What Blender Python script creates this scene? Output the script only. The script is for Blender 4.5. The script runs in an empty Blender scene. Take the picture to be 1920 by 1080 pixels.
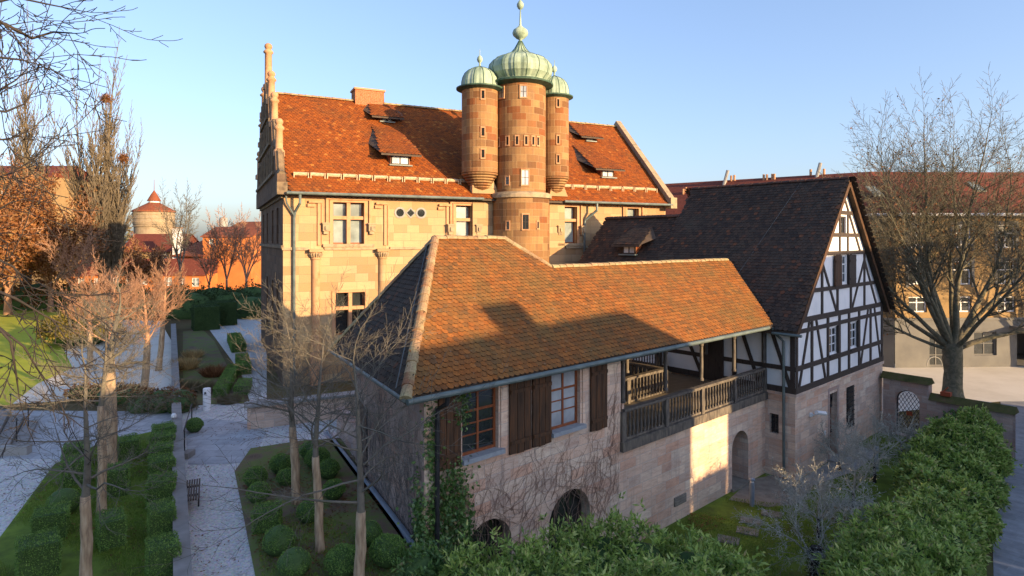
import bpy, math, random
import numpy as np
from mathutils import Vector, Matrix
R = math.radians
sc = bpy.context.scene
COL = sc.collection

# ------------------------------------------------------------------ camera, sky, sun, exposure
F = 1150.0            # focal length in pixels of a 1920 wide picture
EYE = 9.7             # eye height above the front yard
cam_d = bpy.data.cameras.new('camera'); cam = bpy.data.objects.new('camera', cam_d); COL.objects.link(cam)
cam_d.sensor_width = 36; cam_d.lens = F / 1920 * 36; cam_d.clip_start = .1; cam_d.clip_end = 6000
cam_d.shift_y = -90 / 1920
cam.location = (0, 0, EYE); cam.rotation_euler = (R(90), 0, 0)
sc.camera = cam
SUN_AZ, SUN_EL = 52.0, 11.0      # azimuth measured from behind the camera towards the right
sdir = Vector((math.sin(R(SUN_AZ)) * math.cos(R(SUN_EL)), -math.cos(R(SUN_AZ)) * math.cos(R(SUN_EL)), math.sin(R(SUN_EL))))
w = bpy.data.worlds.new('World'); sc.world = w; w.use_nodes = True
nt = w.node_tree
sky = nt.nodes.new('ShaderNodeTexSky'); sky.sky_type = 'NISHITA'; sky.sun_disc = False
sky.sun_elevation = R(SUN_EL); sky.sun_rotation = math.atan2(sdir.x, sdir.y)
sky.altitude = 300; sky.air_density = 1.0; sky.dust_density = 2.6; sky.ozone_density = 2.4
bgn = nt.nodes['Background']; bgn.inputs[1].default_value = 0.15
gm = nt.nodes.new('ShaderNodeGamma'); gm.inputs[1].default_value = .75      # evens the sky out towards the horizon
mx = nt.nodes.new('ShaderNodeMix'); mx.data_type = 'RGBA'; mx.blend_type = 'MULTIPLY'; mx.inputs[0].default_value = 1; mx.inputs[7].default_value = (.92, .93, 1.08, 1)
nt.links.new(sky.outputs[0], gm.inputs[0]); nt.links.new(gm.outputs[0], mx.inputs[6]); nt.links.new(mx.outputs[2], bgn.inputs[0])
sd = bpy.data.lights.new('sun', 'SUN'); so = bpy.data.objects.new('sun', sd); COL.objects.link(so)
sd.energy = 3.5; sd.angle = R(0.5); sd.color = (1.0, .69, .36)
so.rotation_euler = (-sdir).to_track_quat('-Z', 'Y').to_euler(); so.location = (40, -30, 60)
sc.view_settings.view_transform = 'Standard'; sc.view_settings.look = 'None'
sc.view_settings.exposure = 1.6; sc.view_settings.gamma = 1; sc.view_settings.use_curve_mapping = False
sc.cycles.max_bounces = 8; sc.cycles.diffuse_bounces = 5; sc.cycles.glossy_bounces = 2
sc.cycles.transmission_bounces = 4; sc.cycles.transparent_max_bounces = 6
sc.cycles.use_denoising = True

def gp(px, py, z=0.0):
    "plan point of the ground of height z seen at a picture position"
    Y = (EYE - z) * F / (py - 450.0)
    return Vector(((px - 960) / F * Y, Y, z))
def at(px, py, Y):
    return Vector(((px - 960) / F * Y, Y, EYE - (py - 450) / F * Y))

# ------------------------------------------------------------------ materials
def newmat(name):
    m = bpy.data.materials.new(name); m.use_nodes = True
    nt = m.node_tree; b = nt.nodes['Principled BSDF']
    return m, nt, b
def N(nt, t, **k):
    n = nt.nodes.new(t)
    for a, v in k.items():
        if a.startswith('i_'):
            key = a[2:]; key = int(key) if key.isdigit() else key.replace('_', ' ')
            n.inputs[key].default_value = v
        else: setattr(n, a, v)
    return n
def ramp(nt, fac, stops, interp='LINEAR'):
    r = nt.nodes.new('ShaderNodeValToRGB'); r.color_ramp.interpolation = interp
    e = r.color_ramp.elements
    while len(e) < len(stops): e.new(.5)
    for i, (p, c) in enumerate(stops):
        e[i].position = p; e[i].color = (*c, 1) if len(c) == 3 else c
    nt.links.new(fac, r.inputs[0]); return r.outputs[0]
def mix(nt, fac, a, b, mode='MIX'):
    m = nt.nodes.new('ShaderNodeMix'); m.data_type = 'RGBA'; m.blend_type = mode
    for inp, v in ((m.inputs[0], fac), (m.inputs[6], a), (m.inputs[7], b)):
        if isinstance(v, (int, float)): inp.default_value = v
        elif isinstance(v, tuple): inp.default_value = (*v, 1) if len(v) == 3 else v
        else: nt.links.new(v, inp)
    return m.outputs[2]
def bump(nt, b, h, strength=.5, dist=.02):
    bp = N(nt, 'ShaderNodeBump'); bp.inputs['Strength'].default_value = strength; bp.inputs['Distance'].default_value = dist
    nt.links.new(h, bp.inputs['Height']); nt.links.new(bp.outputs[0], b.inputs['Normal']); return bp
def coords(nt, kind='Object', scale=(1, 1, 1), rot=(0, 0, 0)):
    tc = N(nt, 'ShaderNodeTexCoord'); mp = N(nt, 'ShaderNodeMapping')
    mp.inputs['Scale'].default_value = scale; mp.inputs['Rotation'].default_value = rot
    nt.links.new(tc.outputs[kind], mp.inputs[0]); return mp.outputs[0]
def noise(nt, co, scale, detail=4, rough=.55, dist=0.0):
    n = N(nt, 'ShaderNodeTexNoise'); n.inputs['Scale'].default_value = scale; n.inputs['Detail'].default_value = detail
    n.inputs['Roughness'].default_value = rough; n.inputs['Distortion'].default_value = dist
    nt.links.new(co, n.inputs['Vector']); return n.outputs['Fac']

def mottled(name, cols, scale=3, rough=.8, detail=6, bs=.3, bd=.01, kind='Object', stretch=(1, 1, 1), spec=.3, metal=0, bscale=None):
    m, nt, b = newmat(name); co = coords(nt, kind, stretch)
    f = noise(nt, co, scale, detail)
    c = ramp(nt, f, [(.3 + .4 * i / max(1, len(cols) - 1), cc) for i, cc in enumerate(cols)])
    nt.links.new(c, b.inputs['Base Color']); b.inputs['Roughness'].default_value = rough
    b.inputs['Specular IOR Level'].default_value = spec; b.inputs['Metallic'].default_value = metal
    if bs: bump(nt, b, noise(nt, co, bscale or scale * 5, 4), bs, bd)
    return m

def ashlar(name, cols, mortar, bw=.85, rh=.36, vein=(.55, .30, .18), veinamt=.35, dirt=(.16, .12, .10), dirtamt=.35, bumpy=.5):
    "sandstone blocks in courses; UV is metres along the wall and up"
    m, nt, b = newmat(name)
    tc = N(nt, 'ShaderNodeTexCoord'); uv = tc.outputs['UV']
    br = N(nt, 'ShaderNodeTexBrick'); nt.links.new(uv, br.inputs['Vector'])
    br.offset = .42; br.offset_frequency = 2; br.squash = .72; br.squash_frequency = 3
    for k, v in (('Color1', (0, 0, 0, 1)), ('Color2', (1, 1, 1, 1)), ('Mortar', (.5, .5, .5, 1))): br.inputs[k].default_value = v
    br.inputs['Scale'].default_value = 1; br.inputs['Mortar Size'].default_value = .009; br.inputs['Mortar Smooth'].default_value = .2
    br.inputs['Brick Width'].default_value = bw; br.inputs['Row Height'].default_value = rh; br.inputs['Bias'].default_value = 0
    c = ramp(nt, br.outputs['Color'], [(i / (len(cols) - 1), cc) for i, cc in enumerate(cols)])
    # slanted bedding veins, different in each block
    mp = N(nt, 'ShaderNodeMapping'); mp.inputs['Scale'].default_value = (1.3, 6.5, 1); mp.inputs['Rotation'].default_value = (0, 0, R(24))
    nt.links.new(uv, mp.inputs[0])
    off = N(nt, 'ShaderNodeVectorMath', operation='MULTIPLY_ADD'); off.inputs[1].default_value = (9, 9, 9)
    nt.links.new(br.outputs['Color'], off.inputs[0]); nt.links.new(mp.outputs[0], off.inputs[2])
    v = noise(nt, off.outputs[0], 1.6, 6, .6, .6)
    vf = N(nt, 'ShaderNodeMapRange'); vf.inputs['From Min'].default_value = .45; vf.inputs['From Max'].default_value = .7
    vf.inputs['To Max'].default_value = veinamt; nt.links.new(v, vf.inputs['Value'])
    c = mix(nt, vf.outputs[0], c, vein)
    g = noise(nt, uv, .7, 7, .65)
    gf = N(nt, 'ShaderNodeMapRange'); gf.inputs['From Min'].default_value = .5; gf.inputs['From Max'].default_value = .75
    gf.inputs['To Max'].default_value = dirtamt; nt.links.new(g, gf.inputs['Value'])
    c = mix(nt, gf.outputs[0], c, dirt)
    mp2 = N(nt, 'ShaderNodeMapping'); mp2.inputs['Scale'].default_value = (2.6, .22, 1); nt.links.new(uv, mp2.inputs[0])
    st = noise(nt, mp2.outputs[0], 1.5, 6, .7)      # rain streaks
    sf = N(nt, 'ShaderNodeMapRange'); sf.inputs['From Min'].default_value = .54; sf.inputs['From Max'].default_value = .74
    sf.inputs['To Max'].default_value = min(.6, dirtamt * 1.3); nt.links.new(st, sf.inputs['Value'])
    c = mix(nt, sf.outputs[0], c, dirt)
    fine = noise(nt, uv, 30, 4)
    c = mix(nt, .25, c, ramp(nt, fine, [(.3, (.25, .25, .25)), (.7, (.75, .75, .75))]), 'OVERLAY')
    c = mix(nt, br.outputs['Fac'], c, mortar)
    nt.links.new(c, b.inputs['Base Color']); b.inputs['Roughness'].default_value = .88; b.inputs['Specular IOR Level'].default_value = .2
    h = N(nt, 'ShaderNodeMath', operation='MULTIPLY_ADD'); h.inputs[1].default_value = -1.2
    nt.links.new(br.outputs['Fac'], h.inputs[0]); nt.links.new(fine, h.inputs[2])
    bump(nt, b, h.outputs[0], bumpy, .012)
    return m

def tilemat(name, stops, moss, mossamt=.5, mscale=.9, mlo=.55, mhi=.72, rough=.85, lich=None):
    "each tile its own tone, patches of moss and lichen on top"
    m, nt, b = newmat(name); g = N(nt, 'ShaderNodeNewGeometry')
    c = ramp(nt, g.outputs['Random Per Island'], stops)
    co = coords(nt, 'Object')
    big = noise(nt, co, mscale, 5, .6)
    mf = N(nt, 'ShaderNodeMapRange'); mf.inputs['From Min'].default_value = mlo; mf.inputs['From Max'].default_value = mhi
    mf.inputs['To Max'].default_value = mossamt; nt.links.new(big, mf.inputs['Value'])
    c = mix(nt, mf.outputs[0], c, moss)
    fine = noise(nt, co, 22, 5, .65)
    c = mix(nt, .55, c, ramp(nt, fine, [(.3, (.22, .22, .22)), (.7, (.78, .78, .78))]), 'OVERLAY')
    if lich:
        sp = noise(nt, co, 9, 3, .7)
        c = mix(nt, ramp(nt, sp, [(.66, (0, 0, 0)), (.72, (.7, .7, .7))]), c, lich)
    nt.links.new(c, b.inputs['Base Color']); b.inputs['Roughness'].default_value = rough; b.inputs['Specular IOR Level'].default_value = .2
    bump(nt, b, fine, .4, .01)
    return m

def leafmat(name, stops, rough=.6, transl=.25, spec=.3):
    m, nt, b = newmat(name); g = N(nt, 'ShaderNodeNewGeometry')
    c = ramp(nt, g.outputs['Random Per Island'], stops)
    co = coords(nt, 'Object'); f = noise(nt, co, 1.7, 3)
    c = mix(nt, .6, c, ramp(nt, f, [(.3, (.3, .3, .3)), (.7, (.7, .7, .7))]), 'OVERLAY')
    nt.links.new(c, b.inputs['Base Color']); b.inputs['Roughness'].default_value = rough; b.inputs['Specular IOR Level'].default_value = spec
    if transl:
        t = N(nt, 'ShaderNodeBsdfTranslucent'); nt.links.new(c, t.inputs[0])
        ms = N(nt, 'ShaderNodeMixShader'); ms.inputs[0].default_value = transl
        nt.links.new(b.outputs[0], ms.inputs[1]); nt.links.new(t.outputs[0], ms.inputs[2])
        nt.links.new(ms.outputs[0], nt.nodes['Material Output'].inputs[0])
    return m

M = {}
M['pale_stone'] = ashlar('golden_sandstone', [(.33, .20, .10), (.42, .29, .155), (.46, .34, .195), (.39, .26, .14), (.39, .235, .12)], (.27, .18, .11), .95, .42, (.42, .24, .14), .35, (.30, .21, .15), .35, .35)
M['tower_stone'] = ashlar('tower_sandstone', [(.14, .065, .027), (.26, .14, .057), (.35, .21, .09), (.18, .09, .037), (.29, .165, .07), (.22, .075, .025), (.33, .19, .08)], (.34, .24, .13), .8, .38, (.24, .11, .07), .35, (.15, .09, .06), .5)
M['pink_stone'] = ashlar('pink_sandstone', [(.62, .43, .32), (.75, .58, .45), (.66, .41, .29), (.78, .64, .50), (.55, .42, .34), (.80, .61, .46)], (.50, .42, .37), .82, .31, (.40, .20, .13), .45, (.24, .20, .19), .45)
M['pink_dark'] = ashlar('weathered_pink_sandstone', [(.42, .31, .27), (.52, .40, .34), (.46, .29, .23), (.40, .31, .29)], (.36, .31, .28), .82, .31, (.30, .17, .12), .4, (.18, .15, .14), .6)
M['trim'] = mottled('carved_sandstone', [(.36, .18, .09), (.50, .28, .15), (.46, .26, .15)], 2.5, .85, 6, .5, .01)
M['trim_grey'] = mottled('weathered_carved_stone', [(.20, .16, .11), (.36, .28, .18), (.42, .30, .18)], 3, .9, 6, .6, .015)
M['sill'] = mottled('bluish_stone_sill', [(.25, .28, .31), (.34, .37, .40)], 6, .7)
M['tiles_near'] = tilemat('mossy_orange_tiles', [(0, (.25, .085, .02)), (.2, (.32, .12, .03)), (.38, (.16, .075, .028)), (.55, (.30, .11, .026)), (.72, (.18, .082, .028)), (.88, (.26, .088, .02)), (1, (.13, .066, .028))], (.15, .11, .04), .55, .8, .45, .68, lich=(.30, .29, .23))
M['tiles_main'] = tilemat('bright_orange_tiles', [(0, (.26, .065, .010)), (.25, (.32, .085, .013)), (.5, (.21, .052, .010)), (.75, (.29, .075, .012)), (.92, (.15, .042, .013)), (1, (.46, .16, .03))], (.12, .055, .02), .4, .5, .5, .7)
M['tiles_dark'] = tilemat('old_dark_tiles', [(0, (.036, .029, .025)), (.5, (.056, .043, .034)), (.86, (.072, .049, .036)), (.97, (.10, .05, .032)), (1, (.15, .065, .035))], (.075, .07, .055), .5, .8, .52, .72)
M['roof_under'] = mottled('roof_boarding', [(.06, .045, .035), (.10, .07, .05)], 4)
M['ridge'] = tilemat('ridge_tiles', [(0, (.26, .12, .06)), (.5, (.36, .24, .14)), (1, (.22, .10, .05))], (.34, .30, .16), .8, 1.2, .4, .6)
M['ridge_dark'] = tilemat('dark_ridge_tiles', [(0, (.06, .04, .034)), (1, (.12, .06, .04))], (.1, .09, .07), .5)
M['copper'] = mottled('green_copper', [(.15, .21, .15), (.27, .36, .27), (.40, .49, .38)], 2.2, .6, 7, .25, .01, stretch=(1, 1, .5), spec=.4)
M['copper_dark'] = mottled('dark_copper_seam', [(.03, .06, .045), (.07, .14, .10)], 3, .6)
M['zinc'] = mottled('grey_green_zinc', [(.075, .10, .10), (.14, .18, .17)], 3, .5, 4, .1, .005, spec=.5)
M['timber'] = mottled('dark_brown_timber', [(.030, .022, .018), (.065, .05, .042), (.05, .036, .028)], 3, .8, 6, .5, .006, stretch=(6, 6, .8))
M['rail_wood'] = mottled('weathered_rail_timber', [(.06, .052, .045), (.12, .105, .09), (.20, .17, .13)], 2.5, .8, 6, .4, .006, stretch=(3, 3, 1))
M['shutter'] = mottled('stained_shutter_boards', [(.028, .018, .013), (.075, .040, .022), (.14, .060, .025)], 2.2, .7, 6, .5, .006, stretch=(9, 9, .6))
M['redwood'] = mottled('reddish_window_timber', [(.19, .055, .02), (.30, .095, .035)], 5, .5, 4, .2, .003, stretch=(4, 4, 1))
M['white'] = mottled('white_paint', [(.70, .71, .72), (.80, .80, .80)], 4, .5, 4, .1)
M['plaster'] = mottled('white_lime_plaster', [(.76, .76, .76), (.84, .83, .82), (.88, .87, .86)], 1.3, .9, 7, .25, .006, bscale=25)
M['plaster_old'] = mottled('aged_plaster', [(.45, .38, .32), (.62, .54, .46), (.70, .62, .54)], 1.3, .9, 7, .25, .006, bscale=25)
M['floor_wood'] = mottled('gallery_floor_boards', [(.16, .13, .09), (.28, .23, .16)], 2, .8, 5, .3, .005, stretch=(1, 8, 1))
M['door'] = mottled('brown_plank_door', [(.07, .028, .014), (.15, .06, .03)], 3, .6, 5, .3, .004, stretch=(10, 10, .7))
M['iron'] = mottled('dark_iron', [(.018, .018, .02), (.04, .04, .042)], 6, .5, 3, .1)
def glass(name, col, rough=.06, spec=.6):
    m, nt, b = newmat(name); co = coords(nt, 'Object', (1, 1, 1)); f = noise(nt, co, 1.1, 3)
    c = ramp(nt, f, [(.35, tuple(x * .55 for x in col)), (.65, col)])
    nt.links.new(c, b.inputs['Base Color']); b.inputs['Roughness'].default_value = rough
    b.inputs['Specular IOR Level'].default_value = spec; b.inputs['Coat Weight'].default_value = .3
    bump(nt, b, noise(nt, co, 2.5, 2), .05, .01); return m
M['glass'] = glass('dark_glass', (.035, .042, .045), .05, .9)
M['glass_blue'] = glass('curtained_glass', (.30, .36, .36), .12, .6)
M['glass_pale'] = glass('blind_behind_glass', (.48, .52, .56), .15, .5)
M['blackness'] = mottled('unlit_interior', [(.008, .008, .008), (.015, .014, .013)], 3, .95, bs=0)
M['lead'] = mottled('lead_line', [(.10, .11, .11), (.14, .15, .15)], 3)
M['log'] = mottled('pale_snow_guard_log', [(.20, .13, .07), (.48, .36, .22), (.56, .46, .32)], 7, .85, 5, .4, .01, stretch=(1, 1, 6))
M['chimney_brick'] = ashlar('chimney_brick', [(.34, .12, .05), (.42, .16, .07), (.30, .10, .04)], (.36, .25, .16), .26, .09, (.3, .1, .05), .2, (.1, .06, .04), .2)
M['ochre'] = mottled('ochre_render', [(.25, .165, .075), (.33, .22, .105)], .9, .9, 5, .15, .01)
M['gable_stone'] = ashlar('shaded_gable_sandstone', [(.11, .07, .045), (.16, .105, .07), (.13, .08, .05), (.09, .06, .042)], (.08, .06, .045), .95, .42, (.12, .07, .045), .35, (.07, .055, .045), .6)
M['gable_trim'] = mottled('shade_dark_carved_stone', [(.09, .065, .045), (.19, .14, .09), (.24, .17, .10)], 3, .9, 6, .6, .015)  # like the gable stone, darkened to paint in the shade of this end
M['far_stone'] = mottled('weathered_tower_stone', [(.20, .15, .10), (.32, .25, .17), (.26, .19, .12)], .35, .9)
M['far_grey'] = mottled('grey_render', [(.13, .13, .13), (.18, .178, .17)], .9, .9, 5, .15, .01)  # grey render, darkened further to carry the ground floor's shade
M['far_roof'] = ashlar('red_brown_pantiles', [(.13, .035, .022), (.18, .05, .03), (.15, .04, .026)], (.07, .025, .018), .25, .33, (.2, .06, .04), .3, (.07, .03, .025), .3)
M['far_brick'] = mottled('orange_render', [(.42, .13, .035), (.54, .19, .055)], .5, .9, 5, .15, .01)
M['far_red'] = ashlar('red_roof_tiles', [(.20, .065, .035), (.26, .085, .04), (.17, .055, .03)], (.16, .04, .02), .3, .35, (.25, .06, .03), .3, (.12, .04, .02), .2)
M['bark_pale'] = mottled('peeling_tan_bark', [(.20, .135, .09), (.42, .30, .19), (.54, .42, .29)], 5, .9, 6, .9, .02, stretch=(3, 3, .5))
M['bark_grey'] = mottled('grey_green_bark', [(.085, .075, .06), (.17, .15, .12), (.12, .12, .085)], 3, .9, 5, .3, .01)
M['bark_dark'] = mottled('dark_wet_bark', [(.022, .02, .02), (.055, .045, .04)], 3, .9, 5, .3, .01)
M['bark_plane'] = mottled('plane_tree_bark', [(.06, .055, .038), (.19, .165, .11), (.10, .095, .06), (.22, .20, .14)], 2.2, .9, 7, .7, .03)
M['bark_warm'] = mottled('reddish_twigs', [(.26, .14, .09), (.46, .27, .17)], 3, .9, 4, .2, .01)
M['bark_poplar'] = mottled('poplar_twigs', [(.095, .078, .055), (.20, .16, .11)], 1.5, .9, 4, .2, .01)
M['twig_grey'] = mottled('grey_lichened_twigs', [(.26, .26, .22), (.48, .47, .41)], 5, .9, 4, .2, .01)
M['box'] = leafmat('box_leaves', [(0, (.08, .16, .035)), (.5, (.15, .27, .055)), (.85, (.21, .35, .075)), (1, (.30, .40, .12))])
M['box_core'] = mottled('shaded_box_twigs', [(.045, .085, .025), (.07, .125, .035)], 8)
M['tile_lip'] = mottled('shadow_tile_edge', [(.035, .022, .016), (.07, .04, .025)], 9, .95)  # lower lips painted dark as the shadow crescent of each tile
M['laurel'] = leafmat('laurel_leaves', [(0, (.08, .13, .03)), (.3, (.24, .36, .07)), (.75, (.42, .53, .12)), (.92, (.58, .62, .20)), (1, (.40, .31, .15))], .45, .38, .5)
M['ivy'] = leafmat('ivy_leaves', [(0, (.06, .13, .03)), (.6, (.11, .20, .05)), (.95, (.18, .28, .08)), (1, (.24, .14, .06))], .4, .2, .5)
M['leaf_orange'] = leafmat('withered_orange_leaves', [(0, (.12, .05, .022)), (.4, (.24, .10, .04)), (.8, (.36, .17, .065)), (1, (.30, .20, .09))], .8, .3, .1)
M['leaf_brown'] = leafmat('dead_leaves', [(0, (.10, .045, .022)), (.6, (.20, .09, .04)), (1, (.30, .15, .07))], .9, .15, .1)
M['grass_blade'] = leafmat('grass_blades', [(0, (.11, .19, .025)), (.6, (.17, .27, .035)), (1, (.28, .33, .08))], .7, .3, .2)
M['straw'] = leafmat('pale_ornamental_grass', [(0, (.35, .24, .10)), (1, (.55, .40, .19))], .8, .3, .2)
M['lavender'] = leafmat('grey_brown_perennials', [(0, (.14, .12, .07)), (.5, (.16, .12, .07)), (1, (.12, .14, .07))], .8, .2, .1)
M['shrub_yellow'] = leafmat('yellowish_evergreen', [(0, (.14, .14, .03)), (.6, (.26, .21, .05)), (1, (.32, .24, .07))], .7, .25, .2)
M['conifer'] = leafmat('dark_evergreen', [(0, (.03, .06, .022)), (1, (.075, .12, .045))], .7, .1, .2)

def groundmat(name, cols, scale, bs=.6, bd=.02, rough=.95, vor=None):
    m, nt, b = newmat(name); co = coords(nt, 'Object')
    f1 = noise(nt, co, scale, 8, .7)
    c = ramp(nt, f1, [(.3 + .4 * i / (len(cols) - 1), cc) for i, cc in enumerate(cols)])
    h = f1
    if vor:
        v = N(nt, 'ShaderNodeTexVoronoi'); v.inputs['Scale'].default_value = vor; nt.links.new(co, v.inputs['Vector'])
        c = mix(nt, .75, c, v.outputs['Color'], 'SOFT_LIGHT'); h = v.outputs['Distance']
        hs = N(nt, 'ShaderNodeHueSaturation'); hs.inputs['Saturation'].default_value = .35; nt.links.new(c, hs.inputs['Color']); c = hs.outputs[0]
    nt.links.new(c, b.inputs['Base Color']); b.inputs['Roughness'].default_value = rough; b.inputs['Specular IOR Level'].default_value = .15
    bump(nt, b, h, bs, bd); return m
M['gravel'] = groundmat('pale_gravel', [(.44, .415, .37), (.51, .48, .43), (.57, .54, .485)], 2.5, .8, .02, vor=24)
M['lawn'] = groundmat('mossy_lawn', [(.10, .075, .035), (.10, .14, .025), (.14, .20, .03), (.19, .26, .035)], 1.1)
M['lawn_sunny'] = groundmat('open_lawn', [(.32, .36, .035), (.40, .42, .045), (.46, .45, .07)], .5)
M['soil'] = groundmat('leafy_soil', [(.10, .07, .05), (.17, .12, .08), (.13, .17, .045), (.20, .14, .09)], 1.3)
M['rough_ground'] = groundmat('winter_ground', [(.08, .055, .03), (.12, .09, .04), (.08, .10, .03)], .25)
M['street_far'] = groundmat('pale_plaza_gravel', [(.58, .54, .46), (.66, .62, .54), (.72, .68, .60)], .35, .3, .01)

def paving(name, cols, mortar, bw, rh, msize=.012, rot=0.0, off=.5, rough=.8):
    m, nt, b = newmat(name); co = coords(nt, 'Object', (1, 1, 1), (0, 0, rot))
    br = N(nt, 'ShaderNodeTexBrick'); nt.links.new(co, br.inputs['Vector']); br.offset = off; br.squash = 1
    for k, v in (('Color1', (0, 0, 0, 1)), ('Color2', (1, 1, 1, 1)), ('Mortar', (.5, .5, .5, 1))): br.inputs[k].default_value = v
    br.inputs['Scale'].default_value = 1; br.inputs['Mortar Size'].default_value = msize
    br.inputs['Brick Width'].default_value = bw; br.inputs['Row Height'].default_value = rh
    c = ramp(nt, br.outputs['Color'], [(i / (len(cols) - 1), cc) for i, cc in enumerate(cols)])
    f = noise(nt, co, 2.5, 7, .65)
    c = mix(nt, .6, c, ramp(nt, f, [(.3, (.3, .3, .3)), (.7, (.7, .7, .7))]), 'OVERLAY')
    c = mix(nt, br.outputs['Fac'], c, mortar)
    nt.links.new(c, b.inputs['Base Color']); b.inputs['Roughness'].default_value = rough
    h = N(nt, 'ShaderNodeMath', operation='MULTIPLY_ADD'); h.inputs[1].default_value = -1.0
    nt.links.new(br.outputs['Fac'], h.inputs[0]); nt.links.new(f, h.inputs[2]); bump(nt, b, h.outputs[0], .5, .01)
    return m
M['slabs'] = paving('blue_grey_slabs', [(.33, .345, .365), (.39, .405, .425), (.36, .37, .385)], (.24, .24, .24), .9, .6, .012, R(-4))
M['setts'] = paving('dark_street_pavers', [(.20, .205, .22), (.26, .265, .28), (.23, .235, .25)], (.27, .27, .27), .75, .3, .012, R(52), .5)
M['path_slab'] = mottled('worn_path_slab', [(.17, .15, .12), (.27, .25, .21)], 3, .9)
M['coping'] = mottled('grey_coping_stone', [(.20, .19, .18), (.30, .285, .27)], 2.2, .85, 6, .4, .01)
M['moss'] = groundmat('mossy_tile_coping', [(.045, .05, .018), (.09, .085, .03), (.12, .08, .05)], 2.5)
M['concrete'] = mottled('grey_concrete', [(.24, .24, .23), (.34, .335, .32)], 2, .9)
M['bench'] = mottled('brown_bench_slats', [(.07, .05, .04), (.13, .10, .08)], 4, .8)
M['bollard'] = mottled('blue_grey_bollard_paint', [(.20, .24, .29), (.27, .31, .36)], 4, .45, bs=0)
M['rust'] = mottled('rusty_red', [(.28, .05, .02), (.36, .08, .03)], 4, .7)

# ------------------------------------------------------------------ objects
def tag(o, label=None, cat=None, group=None, kind=None):
    if label: o['label'] = label
    if cat: o['category'] = cat
    if group: o['group'] = group
    if kind: o['kind'] = kind
    return o
BASE = {}
def thing(name, loc, label, cat, group=None):
    o = bpy.data.objects.new(name, None); COL.objects.link(o); o.location = loc; o.empty_display_size = .3
    BASE[o.name] = Vector(loc); return tag(o, label, cat, group)
def link(name, me, parent=None, base=None):
    o = bpy.data.objects.new(name, me); COL.objects.link(o)
    if parent is not None: o.parent = parent; BASE[o.name] = BASE[parent.name]
    else:
        o.location = base or (0, 0, 0); BASE[o.name] = Vector(o.location)
    return o
class Frame:
    def __init__(s, o, u): s.o = Vector((o[0], o[1], 0)); s.u = Vector((u[0], u[1], 0)).normalized(); s.v = Vector((-s.u.y, s.u.x, 0))
    def __call__(s, a, d, z): return s.o + s.u * a + s.v * d + Vector((0, 0, z))
WORLD = Frame((0, 0), (1, 0))
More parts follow.
